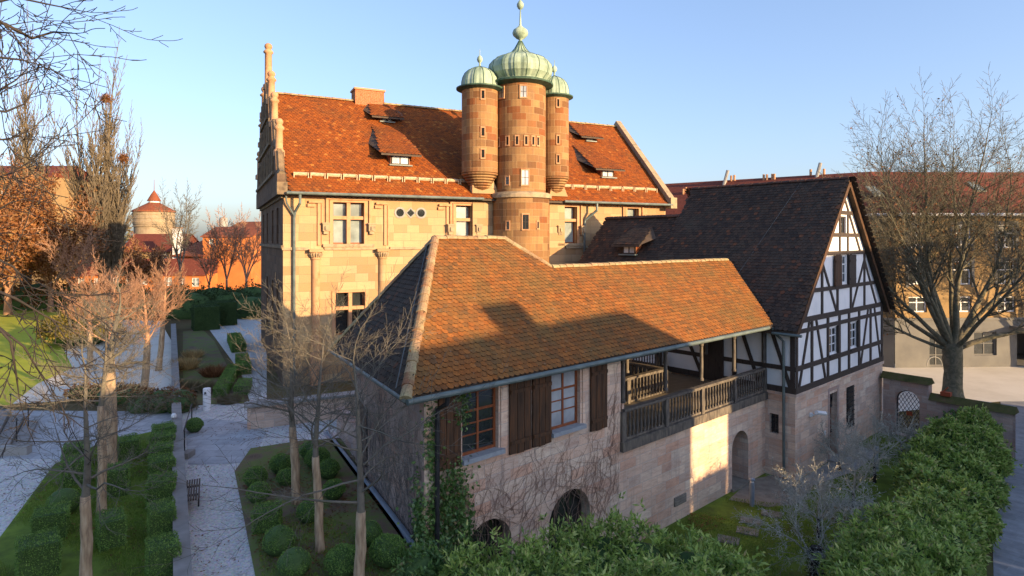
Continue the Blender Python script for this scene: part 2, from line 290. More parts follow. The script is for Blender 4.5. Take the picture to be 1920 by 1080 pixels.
class MB:
    def __init__(s): s.v = []; s.f = []; s.uv = {}; s.mi = {}
    def face(s, pts, uv=None, mi=0):
        n = len(s.v); s.v.extend(tuple(p) for p in pts); s.f.append(tuple(range(n, n + len(pts))))
        if uv: s.uv[len(s.f) - 1] = uv
        if mi: s.mi[len(s.f) - 1] = mi
    def box(s, fr, a0, a1, d0, d1, z0, z1, mi=0):
        c = [fr(a, d, z) for z in (z0, z1) for d in (d0, d1) for a in (a0, a1)]
        n = len(s.v); s.v.extend(tuple(p) for p in c)
        for q in ((0, 2, 3, 1), (4, 5, 7, 6), (0, 1, 5, 4), (1, 3, 7, 5), (3, 2, 6, 7), (2, 0, 4, 6)):
            s.f.append(tuple(n + i for i in q))
            if mi: s.mi[len(s.f) - 1] = mi
        return s
    def beam(s, fr, a0, z0, a1, z1, w, d0, d1):
        "a straight timber in a wall's plane from (a0,z0) to (a1,z1)"
        L = math.hypot(a1 - a0, z1 - z0); na, nz = -(z1 - z0) / L * w / 2, (a1 - a0) / L * w / 2
        q = [(a0 - na, z0 - nz), (a1 - na, z1 - nz), (a1 + na, z1 + nz), (a0 + na, z0 + nz)]
        n = len(s.v)
        for d in (d0, d1): s.v.extend(tuple(fr(a, d, z)) for a, z in q)
        s.f += [(n, n + 1, n + 2, n + 3), (n + 7, n + 6, n + 5, n + 4)] + [(n + i, n + 4 + i, n + 4 + (i + 1) % 4, n + (i + 1) % 4) for i in range(4)]
        return s
    def prism(s, fr, poly, d0, d1, axis='d', mi=0):
        "polygon in (along, up), extruded through the wall's depth; axis 'a': polygon in (depth, up) extruded along"
        f = (lambda p, e: fr(p[0], e, p[1])) if axis == 'd' else (lambda p, e: fr(e, p[0], p[1]))
        s.face([f(p, d0) for p in poly], mi=mi); s.face([f(p, d1) for p in reversed(poly)], mi=mi)
        for i in range(len(poly)):
            a, b = poly[i], poly[(i + 1) % len(poly)]
            s.face([f(a, d0), f(a, d1), f(b, d1), f(b, d0)], mi=mi)
        return s
    def slab(s, pts, t):
        "a polygon in space with a thickness downwards"
        up = [Vector(p) for p in pts]; lo = [p - Vector((0, 0, t)) for p in up]
        s.face(up); s.face(list(reversed(lo)))
        for i in range(len(up)):
            j = (i + 1) % len(up); s.face([up[i], lo[i], lo[j], up[j]])
        return s
    def tube(s, pts, rad, n=8, cap=True):
        pts = [Vector(p) for p in pts]; rad = rad if isinstance(rad, (list, tuple)) else [rad] * len(pts)
        base = len(s.v); prev = None
        for i, p in enumerate(pts):
            d = (pts[min(i + 1, len(pts) - 1)] - pts[max(i - 1, 0)]); d = d.normalized() if d.length > 1e-9 else Vector((0, 0, 1))
            if prev is None:
                x = d.cross(Vector((0, 0, 1)));
                if x.length < .05: x = d.cross(Vector((1, 0, 0)))
            else: x = prev - d * prev.dot(d)
            x.normalize(); prev = x; y = d.cross(x)
            for k in range(n):
                a = 2 * math.pi * k / n; s.v.append(tuple(p + (x * math.cos(a) + y * math.sin(a)) * rad[i]))
        for i in range(len(pts) - 1):
            for k in range(n):
                s.f.append((base + i * n + k, base + i * n + (k + 1) % n, base + (i + 1) * n + (k + 1) % n, base + (i + 1) * n + k))
        if cap:
            s.f.append(tuple(base + k for k in reversed(range(n)))); e = base + (len(pts) - 1) * n; s.f.append(tuple(e + k for k in range(n)))
        return s
    def lathe(s, c, prof, n=24, a0=0.0, a1=2 * math.pi, fl=None, mi=0):
        "rings of (radius, z) round the point c; UV in metres; fl: ribs"
        full = abs(a1 - a0 - 2 * math.pi) < 1e-6; cols = n if full else n + 1; base = len(s.v)
        for r, z in prof:
            for k in range(cols):
                a = a0 + (a1 - a0) * k / n; rr = r * (1 + (fl(a, z) if fl else 0))
                s.v.append((c[0] + rr * math.cos(a), c[1] + rr * math.sin(a), z))
        rm = max(r for r, z in prof)
        for i in range(len(prof) - 1):
            for k in range(n):
                k2 = (k + 1) % cols; a, b = base + i * cols + k, base + i * cols + k2
                q = (a, b, b + cols, a + cols); s.f.append(q)
                ua, ub = rm * (a0 + (a1 - a0) * k / n), rm * (a0 + (a1 - a0) * (k + 1) / n)
                s.uv[len(s.f) - 1] = [(ua, prof[i][1]), (ub, prof[i][1]), (ub, prof[i + 1][1]), (ua, prof[i + 1][1])]
                if mi: s.mi[len(s.f) - 1] = mi
        return s
    def wall(s, fr, a0, a1, z0, z1, holes=(), d=0.0, depth=.3, mi=0):
        "front face of a wall with rectangular or round-headed openings and their reveals; hole = (a0,a1,z0,z1[,'arch'])"
        xs = sorted({a0, a1, *[h[0] for h in holes], *[h[1] for h in holes]}); zs = sorted({z0, z1, *[h[2] for h in holes], *[h[3] for h in holes]})
        xs = [x for x in xs if a0 <= x <= a1]; zs = [z for z in zs if z0 <= z <= z1]
        for i in range(len(xs) - 1):
            for j in range(len(zs) - 1):
                cx, cz = (xs[i] + xs[i + 1]) / 2, (zs[j] + zs[j + 1]) / 2
                if any(h[0] < cx < h[1] and h[2] < cz < h[3] for h in holes): continue
                s.face([fr(xs[i], d, zs[j]), fr(xs[i + 1], d, zs[j]), fr(xs[i + 1], d, zs[j + 1]), fr(xs[i], d, zs[j + 1])], mi=mi)
        for h in holes:
            x0, x1, y0, y1 = h[:4]
            if len(h) > 4:
                r = (x1 - x0) / 2; cx = (x0 + x1) / 2; cz = y1 - r; K = 12
                arc = [(cx + r * math.cos(math.pi * k / K), cz + r * math.sin(math.pi * k / K)) for k in range(K + 1)]
                for k in range(K):
                    corner = (x1, y1) if k < K / 2 else (x0, y1)
                    s.face([fr(arc[k][0], d, arc[k][1]), fr(corner[0], d, corner[1]), fr(arc[k + 1][0], d, arc[k + 1][1])], mi=mi)
                loop = [(x0, y0), (x1, y0)] + arc
            else: loop = [(x0, y0), (x1, y0), (x1, y1), (x0, y1)]
            for k in range(len(loop)):
                a, b = loop[k], loop[(k + 1) % len(loop)]
                if a == b: continue
                s.face([fr(a[0], d, a[1]), fr(a[0], d + depth, a[1]), fr(b[0], d + depth, b[1]), fr(b[0], d, b[1])], mi=mi)
        return s
    def build(s, name, mat, parent=None, base=None, smooth=False):
        b = BASE[parent.name] if parent is not None else Vector(base or (0, 0, 0))
        me = bpy.data.meshes.new(name)
        me.from_pydata([(x - b[0], y - b[1], z - b[2]) for x, y, z in s.v], [], s.f)
        for m in (mat if isinstance(mat, (list, tuple)) else [mat]): me.materials.append(m)
        uvl = me.uv_layers.new(name='UVMap'); data = np.zeros(len(me.loops) * 2, np.float32); k = 0
        for i, f in enumerate(s.f):
            if i in s.uv:
                for (a, c) in s.uv[i]: data[k] = a; data[k + 1] = c; k += 2
                continue
            p = [s.v[j] for j in f]
            nx = ny = nz = 0.0
            for q in range(len(p)):
                a, c = p[q], p[(q + 1) % len(p)]
                nx += (a[1] - c[1]) * (a[2] + c[2]); ny += (a[2] - c[2]) * (a[0] + c[0]); nz += (a[0] - c[0]) * (a[1] + c[1])
            L = math.sqrt(nx * nx + ny * ny + nz * nz) or 1; nx /= L; ny /= L; nz /= L; h = math.hypot(nx, ny)
            if h < .25:
                for a in p: data[k] = a[0]; data[k + 1] = a[1]; k += 2
            else:
                tx, ty = -ny / h, nx / h
                for a in p: data[k] = a[0] * tx + a[1] * ty; data[k + 1] = a[2] / h; k += 2
        uvl.data.foreach_set('uv', data)
        for i, m_ in s.mi.items(): me.polygons[i].material_index = m_
        if smooth: me.polygons.foreach_set('use_smooth', [True] * len(me.polygons))
        me.update()
        return link(name, me, parent, base)
def fill(v, f, name, mat, parent=None, base=None, smooth=False):
    "mesh from numpy arrays: v (n,3) world, f (m,k)"
    b = BASE[parent.name] if parent is not None else Vector(base or (0, 0, 0))
    me = bpy.data.meshes.new(name); v = np.asarray(v, np.float32) - np.array(b, np.float32); f = np.asarray(f, np.int32); k = f.shape[1]
    me.vertices.add(len(v)); me.vertices.foreach_set('co', v.ravel())
    me.loops.add(f.size); me.loops.foreach_set('vertex_index', f.ravel())
    me.polygons.add(len(f)); me.polygons.foreach_set('loop_start', np.arange(0, f.size, k, dtype=np.int32))
    if smooth: me.polygons.foreach_set('use_smooth', np.ones(len(f), bool))
    me.update(calc_edges=True); me.validate()
    me.materials.append(mat); return link(name, me, parent, base)
def copy_tree(o, loc, label=None, parent=None):
    c = o.copy(); COL.objects.link(c)
    if parent is not None: c.parent = parent
    else: c.location = loc; BASE[c.name] = Vector(loc)
    if label: c['label'] = label
    for ch in list(o.children): copy_tree(ch, None, None, c)
    return c

def leaves(rng, cen, length, width, out=None, droop=.3, spread=1.0):
    "rhombic leaves at centres; out: direction they lean to. Returns v, f"
    n = len(cen); d = rng.normal(size=(n, 3))
    d /= np.linalg.norm(d, axis=1)[:, None]
    if out is not None: d = out + d * spread
    d[:, 2] -= droop; d /= np.linalg.norm(d, axis=1)[:, None]
    t = np.cross(d, rng.normal(size=(n, 3))); t /= np.linalg.norm(t, axis=1)[:, None]
    L = (length * rng.uniform(.6, 1.3, n))[:, None]; W = (width * rng.uniform(.7, 1.2, n))[:, None]
    v = np.stack([cen, cen + d * L * .45 + t * W, cen + d * L, cen + d * L * .45 - t * W], 1).reshape(-1, 3)
    return v, np.arange(4 * n).reshape(-1, 4)

# ------------------------------------------------------------------ roofs
def tile_field(mb, O, U, W, length, height, inside, tw, ex, rng, lift=.03, sag=0.0):
    U = Vector(U).normalized(); W = Vector(W).normalized(); Nn = U.cross(W).normalized()
    rows = int(height / ex) + 1
    for k in range(rows):
        w0 = k * ex; nn = int(length / tw) + 2
        for i in range(-1, nn):
            c = (i + (.5 if k % 2 else 0)) * tw + rng.uniform(-.006, .006)
            if not inside(c, w0 + ex * .5): continue
            j = rng.uniform(-.005, .007); sk = rng.uniform(-.012, .012); top = w0 + ex * 1.75
            o = [(0, 0, lift), (.30, .07, lift), (.47, .32, lift - .002), (.47, 1.75, .008), (-.47, 1.75, .008), (-.47, .32, lift - .002), (-.30, .07, lift)]
            wv = sag * (1.2 + math.sin(c * .8 + 1) * .6 + math.sin(w0 * 1.5 + c * .37) * .6)
            P = [O + U * (c + a * tw + sk * (1 - b)) + W * (w0 + b * ex) + Nn * (h + wv + (j if h > .01 else 0)) for a, b, h in o]
            n = len(mb.v); mb.v.extend(tuple(p) for p in P); mb.f.append(tuple(range(n, n + 7)))
            lo = [P[q] - Nn * .02 for q in (5, 6, 0, 1, 2)]
            m = len(mb.v); mb.v.extend(tuple(p) for p in lo); up = [5, 6, 0, 1, 2]
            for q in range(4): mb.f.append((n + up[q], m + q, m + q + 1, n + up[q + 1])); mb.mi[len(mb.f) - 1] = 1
def ridge_row(mb, A, B, r, step=.34, rng=random):
    A, B = Vector(A), Vector(B); d = (B - A); L = d.length; d.normalize(); n = max(1, int(L / step)); st = L / n
    side = d.cross(Vector((0, 0, 1))).normalized(); up = side.cross(d).normalized()
    for i in range(n):
        a = A + d * (i * st - .02); b = A + d * ((i + 1) * st + .03); base = len(mb.v); K = 6; j = rng.uniform(-.008, .008)
        for P, rr in ((a, r * 1.12), (b, r * .95)):
            for k in range(K + 1):
                t = math.pi * k / K; mb.v.append(tuple(P + side * math.cos(t) * rr + up * (math.sin(t) * rr * .8 - .03 + j)))
        for k in range(K): mb.f.append((base + k, base + k + 1, base + K + 2 + k, base + K + 1 + k))
        mb.f.append(tuple(base + k for k in range(K + 1))); mb.f.append(tuple(base + K + 1 + k for k in reversed(range(K + 1))))

def window(fr, a0, a1, z0, z1, d, parent, nx=2, rows=(.5,), fw=.07, bw=.035, fm='white', gm='glass', t=.06, label=None, name='window'):
    "frame with glazing bars as the window, one pane mesh inside it; d is the depth of the frame's face"
    m = MB(); m.box(fr, a0, a0 + fw, d, d + t, z0, z1).box(fr, a1 - fw, a1, d, d + t, z0, z1)
    m.box(fr, a0 + fw, a1 - fw, d, d + t, z0, z0 + fw).box(fr, a0 + fw, a1 - fw, d, d + t, z1 - fw, z1)
    for i in range(1, nx):
        x = a0 + (a1 - a0) * i / nx; m.box(fr, x - fw * .45, x + fw * .45, d + .004, d + t - .004, z0 + fw, z1 - fw)
    for q in rows:
        z = z0 + (z1 - z0) * q; b = bw if q != rows[-1] or len(rows) == 1 else fw * .8
        for i in range(nx):
            x0 = a0 + (a1 - a0) * i / nx + (fw if i == 0 else fw * .45); x1 = a0 + (a1 - a0) * (i + 1) / nx - (fw if i == nx - 1 else fw * .45)
            m.box(fr, x0, x1, d + .008, d + t - .008, z - b / 2, z + b / 2)
    o = m.build(name, M[fm], parent)
    if label: o['label'] = label
    g = MB(); g.box(fr, a0 + fw * .5, a1 - fw * .5, d + t * .5, d + t * .5 + .012, z0 + fw * .5, z1 - fw * .5); g.build('pane', M[gm], o)
    return o
# ------------------------------------------------------------------ the setting
def sheet(name, pts, z, mat, thick=0.0):
    mb = MB(); P = [Vector((p[0], p[1], z)) for p in pts]
    a = sum(P[i].x * P[(i + 1) % len(P)].y - P[(i + 1) % len(P)].x * P[i].y for i in range(len(P)))
    if a < 0: P.reverse()
    if thick: mb.slab(P, thick)
    else: mb.face(P)
    o = mb.build(name, M[mat]); o['kind'] = 'structure'; return o
GZ = 2.5
sheet('ground', [(-2500, -400), (2500, -400), (2500, 2500), (-2500, 2500)], 0.0, 'rough_ground')
sheet('garden_ground', [(-1.7, -12), (-1.7, 13.4), (-2.15, 14.4), (-5.1, 20), (-6, 30), (2, 44), (2, 84), (-140, 84), (-400, 84), (-400, -12)], GZ, 'rough_ground', 2.6)
def gsheet(name, px, dz, mat, z=GZ, thick=0.0):
    return sheet(name, [gp(x, y, z) for x, y in px], z + dz, mat, thick)
gsheet('gravel_yard', [(-260, 1240), (-160, 845), (330, 845), (345, 1240)], .004, 'gravel')
gsheet('gravel_path', [(352, 1240), (333, 762), (352, 762), (470, 752), (640, 760), (668, 830), (560, 1240)], .004, 'gravel')
gsheet('gravel_walk', [(388, 612), (418, 612), (450, 590), (500, 600), (500, 756), (470, 758), (452, 700)], .008, 'gravel')
gsheet('sunlit_path', [(-200, 690), (60, 700), (150, 640), (235, 600), (300, 602), (322, 640), (322, 745), (120, 752), (-200, 770)], .008, 'street_far')
gsheet('terrace_paving', [(-260, 858), (-200, 775), (0, 770), (322, 772), (330, 800), (190, 835), (150, 862)], .012, 'slabs')
gsheet('slab_paving', [(353, 872), (347, 792), (395, 786), (470, 792), (500, 812), (470, 868)], .012, 'slabs')
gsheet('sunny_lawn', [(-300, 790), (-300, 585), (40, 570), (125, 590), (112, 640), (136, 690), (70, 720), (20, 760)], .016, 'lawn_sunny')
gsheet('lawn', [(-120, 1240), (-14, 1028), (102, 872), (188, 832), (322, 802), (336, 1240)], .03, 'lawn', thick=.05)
gsheet('planting_bed', [(440, 885), (470, 842), (560, 828), (640, 822), (775, 1038), (800, 1240), (510, 1240)], .03, 'soil', thick=.05)
gsheet('upper_planting_bed', [(343, 760), (343, 622), (378, 616), (402, 640), (462, 756)], .02, 'soil', thick=.03)
# front yard and street
FH = Frame((11.36, 24.6), (.7439, .6683))
sheet('front_lawn', [(-1.7, -12), (5, 4), (13.7, 17.7), (15.7, 20.3), (22.2, 27.9), (23, 29), (19.2, 30.8), FH(9, .2, 0)[:2], FH(0, .1, 0)[:2], FH(0, 1.3, 0)[:2], FH(-17, 1.4, 0)[:2]], .01, 'lawn')
gsheet('yard_paving', [(1366, 938), (1408, 900), (1480, 885), (1530, 905), (1500, 945), (1440, 952)], .02, 'path_slab', 0)
sheet('house_apron', [FH(.2, -.05, 0)[:2], FH(6.5, -.05, 0)[:2], FH(6.5, -1.1, 0)[:2], FH(3, -1.2, 0)[:2], FH(.2, -.7, 0)[:2]], .026, 'concrete')
sheet('street', [(8, -6), (60, -10), (90, 36.8), (29.3, 36.8), (23.8, 29.5), (22.2, 27.7), (15.9, 20.3), (13.9, 17.7), (5.2, 4)], .012, 'setts')
sheet('plaza', [(18, 33.5), (29.3, 36.8), (90, 36.8), (150, 48.6), (30, 48), (12, 58), (10, 50)], .016, 'street_far')

# ------------------------------------------------------------------ manor house
FM = Frame((-11.2, 30.0), (.899, .438))
manor = thing('manor_house', FM(12, 0, GZ), 'large golden sandstone renaissance mansion with orange tiled roof and green domed towers', 'mansion')
END = 23.7; EZ = 12.25; RZ = 18.5; RD = 7.65; SL = (RZ - 12.0) / (RD + .55)
ups = [(2.38, 3.95, 9.5, 11.62), (9.0, 9.95, 9.5, 11.62), (15.95, 16.85, 9.5, 11.72), (20.6, 21.5, 9.5, 11.72)]
lows = [(2.5, 4.0, 4.85, 7.02), (6.3, 7.8, 4.85, 7.02), (9.0, 9.95, 5.0, 7.0), (15.95, 16.85, 5.0, 7.0)]
mb = MB(); mb.wall(FM, 0, END, .8, EZ - .1, ups + lows, 0, .45)
mb.face([FM(END, 0, .8), FM(END, 15.3, .8), FM(END, 15.3, EZ), FM(END, 0, EZ)])
mb.face([FM(END, 15.3, .8), FM(0, 15.3, .8), FM(0, 15.3, EZ), FM(END, 15.3, EZ)])
mb.build('wall', M['pale_stone'], manor)
FL = Frame(FM(0, 0, 0)[:2], -FM.v)      # gable end seen from the garden: along runs towards the camera
mb = MB(); gh = [(-3.4, -2.3, 4.2, 7.4), (-6.4, -5.3, 4.2, 7.4), (-10.2, -9.1, 4.2, 7.4), (-3.4, -2.3, 9.5, 11.4), (-6.4, -5.3, 9.5, 11.4), (-10.2, -9.1, 9.5, 11.4), (-13.4, -12.3, 9.5, 11.4)]
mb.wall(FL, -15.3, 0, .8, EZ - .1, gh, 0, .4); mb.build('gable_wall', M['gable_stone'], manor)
for h in gh: window(FL, h[0], h[1], h[2], h[3], .25, manor, 2, (.55,), .08, .05, 'trim', 'glass')
# mullioned windows
for k, h in enumerate(ups + lows):
    nx = 2 if h[1] - h[0] > 1.2 else 1
    gm = 'glass_blue' if h in ups else 'glass'
    o = window(FM, h[0], h[1], h[2], h[3], .30, manor, nx, (.62,), .07, .06, 'redwood', gm, .07)
    m = MB()      # stone cross and moulded surround
    zc = h[2] + (h[3] - h[2]) * .63
    if nx == 2: m.box(FM, (h[0] + h[1]) / 2 - .09, (h[0] + h[1]) / 2 + .09, .02, .32, h[2], h[3])
    m.box(FM, h[0], h[1], .035, .31, zc - .085, zc + .085)
    for e in ((h[0] - .17, h[0] - .0), (h[1] + .0, h[1] + .17)): m.box(FM, e[0], e[1], -.05, .10, h[2] - .1, h[3] + .12)
    m.box(FM, h[0], h[1], -.048, .10, h[3], h[3] + .12)
    if h in ups:
        m.box(FM, h[0] - .36, h[1] + .36, -.13, .05, h[3] + .12, h[3] + .24)
        for e in (h[0] - .36, h[1] + .24): m.box(FM, e, e + .12, -.10, .04, 10.55, h[3] + .12)
    m.build('window_surround', M['trim'], manor)
    m = MB(); m.box(FM, h[0] - .5 if h in ups else h[0] - .1, h[1] + .5 if h in ups else h[1] + .1, -.16, .28, h[2] - .15, h[2]); m.build('window_ledge', M['trim_grey'], manor)
    if h in ups:
        for x in (h[0] - .36, h[1] + .36):
            m = MB(); m.box(FM, x - .17, x + .17, -.26, .02, 10.15, 10.5); m.box(FM, x - .2, x + .2, -.3, .02, 10.5, 10.57)
            m.box(FM, x - .12, x + .12, -.2, .02, 10.0, 10.15); m.box(FM, x - .06, x + .06, -.33, -.25, 10.2, 10.4); m.build('corbel_head', M['trim_grey'], manor)
# string course, cornice, columns, narrow pilasters
for a0, a1 in ((-.05, 1.2), (1.95, 4.55), (5.3, 9.74), (16.02, END)): m = MB(); m.box(FM, a0, a1, -.1, .02, 9.20, 9.34); m.build('string_course', M['trim_grey'], manor)
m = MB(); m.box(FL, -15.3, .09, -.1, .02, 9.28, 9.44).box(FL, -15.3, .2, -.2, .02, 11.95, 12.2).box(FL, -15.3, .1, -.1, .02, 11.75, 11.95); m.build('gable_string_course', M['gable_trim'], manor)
m = MB(); m.box(FM, -.1, END, -.22, .02, 11.95, 12.1)
for i in range(78): m.box(FM, .05 + i * .3, .22 + i * .3, -.16, .02, 11.84, 11.95)
m.build('cornice', M['trim'], manor)
for s in (1.54, 4.9, 8.35):
    m = MB(); c = FM(s, -.02, 0); m.lathe((c.x, c.y), [(.25, 4.2), (.25, 4.9), (.20, 5.0), (.20, 8.7), (.24, 8.75), (.24, 8.8), (.22, 8.82), (.31, 9.1)], 20)
    m.box(FM, s - .34, s + .34, -.38, .02, 9.1, 9.24).box(FM, s - .3, s + .3, -.32, .01, 2.5, 4.2); m.build('column', M['trim'] if s < 3 else M['pale_stone'], manor, smooth=False)
    m = MB()
    for k in range(9):
        a = math.pi + math.pi * k / 8; p = c + Vector((math.cos(a) * .27, math.sin(a) * .27, 0)); m.tube([(p.x, p.y, 8.85), (p.x + math.cos(a) * .05, p.y + math.sin(a) * .05, 9.0), (p.x, p.y, 9.08)], [.03, .055, .03], 5)
    m.build('capital', M['trim_grey'], manor)
    m = MB(); m.box(FM, s + .08, s + .22, -.08, .02, 9.42, 11.55).box(FM, s + .27, s + .33, -.05, .02, 9.42, 11.5).box(FM, s - .35, s + .3, -.16, .02, 11.55, 11.66).box(FM, s - .4, s - .05, -.12, .02, 11.35, 11.5)
    m.build('pilaster', M['trim'], manor)
for i, s in enumerate((5.84, 6.42, 7.0)):
    m = MB(); n = 4 if i == 1 else 20; ph = 0
    for r0, r1, d0, d1 in ((.30, .21, -.03, -.03), (.21, .20, -.03, .012)):
        for k in range(n):
            a, b = 2 * math.pi * k / n, 2 * math.pi * (k + 1) / n
            m.face([FM(s + r0 * math.cos(a), d0, 11.15 + r0 * math.sin(a)), FM(s + r0 * math.cos(b), d0, 11.15 + r0 * math.sin(b)), FM(s + r1 * math.cos(b), d1, 11.15 + r1 * math.sin(b)), FM(s + r1 * math.cos(a), d1, 11.15 + r1 * math.sin(a))])
            if r0 > .25: m.face([FM(s + r0 * math.cos(b), d0, 11.15 + r0 * math.sin(b)), FM(s + r0 * math.cos(a), d0, 11.15 + r0 * math.sin(a)), FM(s + r0 * math.cos(a), .0, 11.15 + r0 * math.sin(a)), FM(s + r0 * math.cos(b), .0, 11.15 + r0 * math.sin(b))])
    o = m.build('small_window', M['concrete'], manor)
    m = MB(); m.face([FM(s + .2 * math.cos(2 * math.pi * k / n), -.008, 11.15 + .2 * math.sin(2 * math.pi * k / n)) for k in range(n)]); m.build('pane', M['glass'], o)

# roof: boarding, tiles, ridge, snow guards, gutter
def rz(d): return 12.0 + SL * (d + .55)
m = MB(); m.slab([FM(.2, -.55, 12.0), FM(END, -.55, 12.0), FM(END + 1.6, RD, RZ), FM(.2, RD, RZ)], .12)
m.slab([FM(.2, RD, RZ), FM(END + 1.6, RD, RZ), FM(END + 1.6, 15.8, 12.0), FM(.2, 15.8, 12.0)], .12)
roof = m.build('roof', M['roof_under'], manor)
rng = random.Random(3)
SLEN = math.hypot(RD + .55, RZ - 12.0)
mb = MB(); WU = (FM.v * (RD + .55) + Vector((0, 0, RZ - 12.0))).normalized()
O = FM(.2, -.6, 11.99)
tile_field(mb, O, FM.u, WU, END + 1.5, SLEN, lambda a, b: .05 < a < END - .2 + 1.6 * b / SLEN and b < SLEN - .05, .21, .19, rng)
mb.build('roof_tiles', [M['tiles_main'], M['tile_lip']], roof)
mb = MB(); ridge_row(mb, FM(.4, RD, RZ + .05), FM(END + 1.5, RD, RZ + .05), .16, .4, rng); mb.build('ridge_tiles', M['ridge'], roof)
def guards(a0, a1, n):
    for i in range(n):
        L = (a1 - a0) / n; x = a0 + i * L; m = MB(); d = .55; z = rz(d) + .17
        m.tube([FM(x + .05, d, z + rng.uniform(-.02, .02)), FM(x + L - .05, d, z + rng.uniform(-.02, .02))], .10, 8)
        for e in (.06, L - .06): m.box(FM, x + e - .025, x + e + .025, d - .14, d - .09, z - .22, z + .06)
        m.build('snow_guard_log', M['log'], roof)
guards(.5, 10.2, 12); guards(15.9, 23.4, 8)
def gutter(name, A, B, r, parent, mat='zinc'):
    m = MB(); m.tube([A, B], r, 10); return m.build(name, M[mat], parent)
gutter('gutter', FM(.1, -.66, 11.98), FM(10.4, -.66, 11.98), .075, manor); gutter('gutter', FM(15.6, -.66, 11.98), FM(END, -.66, 11.98), .075, manor)
m = MB(); m.tube([FM(.72, -.62, 11.95), FM(.72, -.62, 11.5), FM(.55, -.2, 11.1), FM(.5, -.14, 10.8), FM(.5, -.14, 2.6)], .07, 8); m.tube([FM(.1, -.3, 11.9), FM(.15, -.2, 11.5), FM(.5, -.16, 10.9)], .05, 8); m.build('downpipe', M['zinc'], manor)
m = MB(); m.tube([FM(17.9, -.62, 11.95), FM(17.9, -.62, 11.5), FM(17.35, -.16, 10.9), FM(17.3, -.14, 10.5), FM(17.3, -.14, 1)], .08, 8); m.build('downpipe', M['zinc'], manor)
m = MB(); m.box(FM, 5.0, 6.85, 7.3, 8.5, 17.5, 19.25); c = m.build('chimney', M['chimney_brick'], manor)
m = MB(); m.box(FM, 4.93, 6.92, 7.23, 8.57, 19.25, 19.36); m.build('chimney_cap', M['trim'], c)
# dormers with a drawn-down roof
def dormer(s, d, w, h, wt, wing, parent, fr, rzf, slope, tm, label=None):
    "window face of width w and height h whose sill meets the slope at (s, d); wt: half width of the dormer roof at the eave"
    z0 = rzf(d); ztop = z0 + h; k = slope * wing; back = (ztop + .12 - z0) / (slope - k) if slope > k else 3
    m = MB(); m.box(fr, s - w / 2, s + w / 2, d, d + .5, z0 - .1, ztop)
    for e in (-1, 1): m.prism(fr, [(d + .12, z0), (d + .12, ztop + .04), (d + .12 + (h + .04) / (slope - k) * .9, rzf(d + .12 + (h + .04) / (slope - k) * .9) + .02)], s + e * w / 2 - .05, s + e * w / 2 + .05, 'a')
    o = m.build('dormer', M['redwood'], parent)
    window(fr, s - w / 2 + .04, s + w / 2 - .04, z0 + .06, ztop - .04, d - .05, o, 2, (.99,), .06, .02, 'timber', 'glass_pale', .05)
    bd = d - .38; bz = ztop + .10 - .38 * k + .05; td = d + back * 1.02; tz = rzf(td) + .06
    UL, UR = fr(s - wt, bd, bz), fr(s + wt, bd, bz); TL, TR = fr(s - wt * .62, td, tz), fr(s + wt * .62, td, tz)
    m = MB(); m.slab([UL, UR, TR, TL], .09)
    for P, Q, e in ((UL, TL, -1), (UR, TR, 1)):      # closing wedge down to the main slope at each side
        mid = fr(s + e * (wt + .25), (bd + td) / 2 + .3, 0); mid.z = rzf((bd + td) / 2 + .3) + .03
        m.face([P, Q, mid] if e < 0 else [Q, P, mid])
    m.build('dormer_boarding', M['roof_under'], o)
    t = MB(); W = (fr.v * (td - bd) + Vector((0, 0, tz - bz))); Ls = W.length
    tile_field(t, fr(s - wt, bd, bz + .02), fr.u, W, 2 * wt, Ls, lambda a, b: wt * .38 * b / Ls - .02 < a < 2 * wt - wt * .38 * b / Ls + .02 and b < Ls, .2, .18, rng)
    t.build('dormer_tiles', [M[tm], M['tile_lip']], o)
    m = MB(); m.box(fr, s - w / 2 - .1, s + w / 2 + .1, d - .25, d - .02, z0 - .02, z0 + .05); m.build('sill', M['zinc'], o)
def hit(fr, px, py, rzf):
    "where the line of sight through a picture position meets a roof slope"
    lo, hi = -1.0, 12.0
    r = (px - 960) / F; q = (450 - py) / F
    for _ in range(50):
        d = (lo + hi) / 2
        s = (r * (fr.o.y + fr.v.y * d) - fr.o.x - fr.v.x * d) / (fr.u.x - r * fr.u.y)
        P = fr(s, d, 0); z = EYE + q * P.y
        if z > rzf(d): lo = d
        else: hi = d
    return s, d
for px, py, w, h, wt in ((750, 311, 1.1, .66, 1.15), (725, 230, .75, .34, 1.0), (1139, 334, 1.0, .6, 1.15), (1106, 266, .7, .34, .95)):
    s, d = hit(FM, px, py, rz); dormer(s, d, w, h, wt, .70, roof, FM, rz, SL, 'tiles_main')

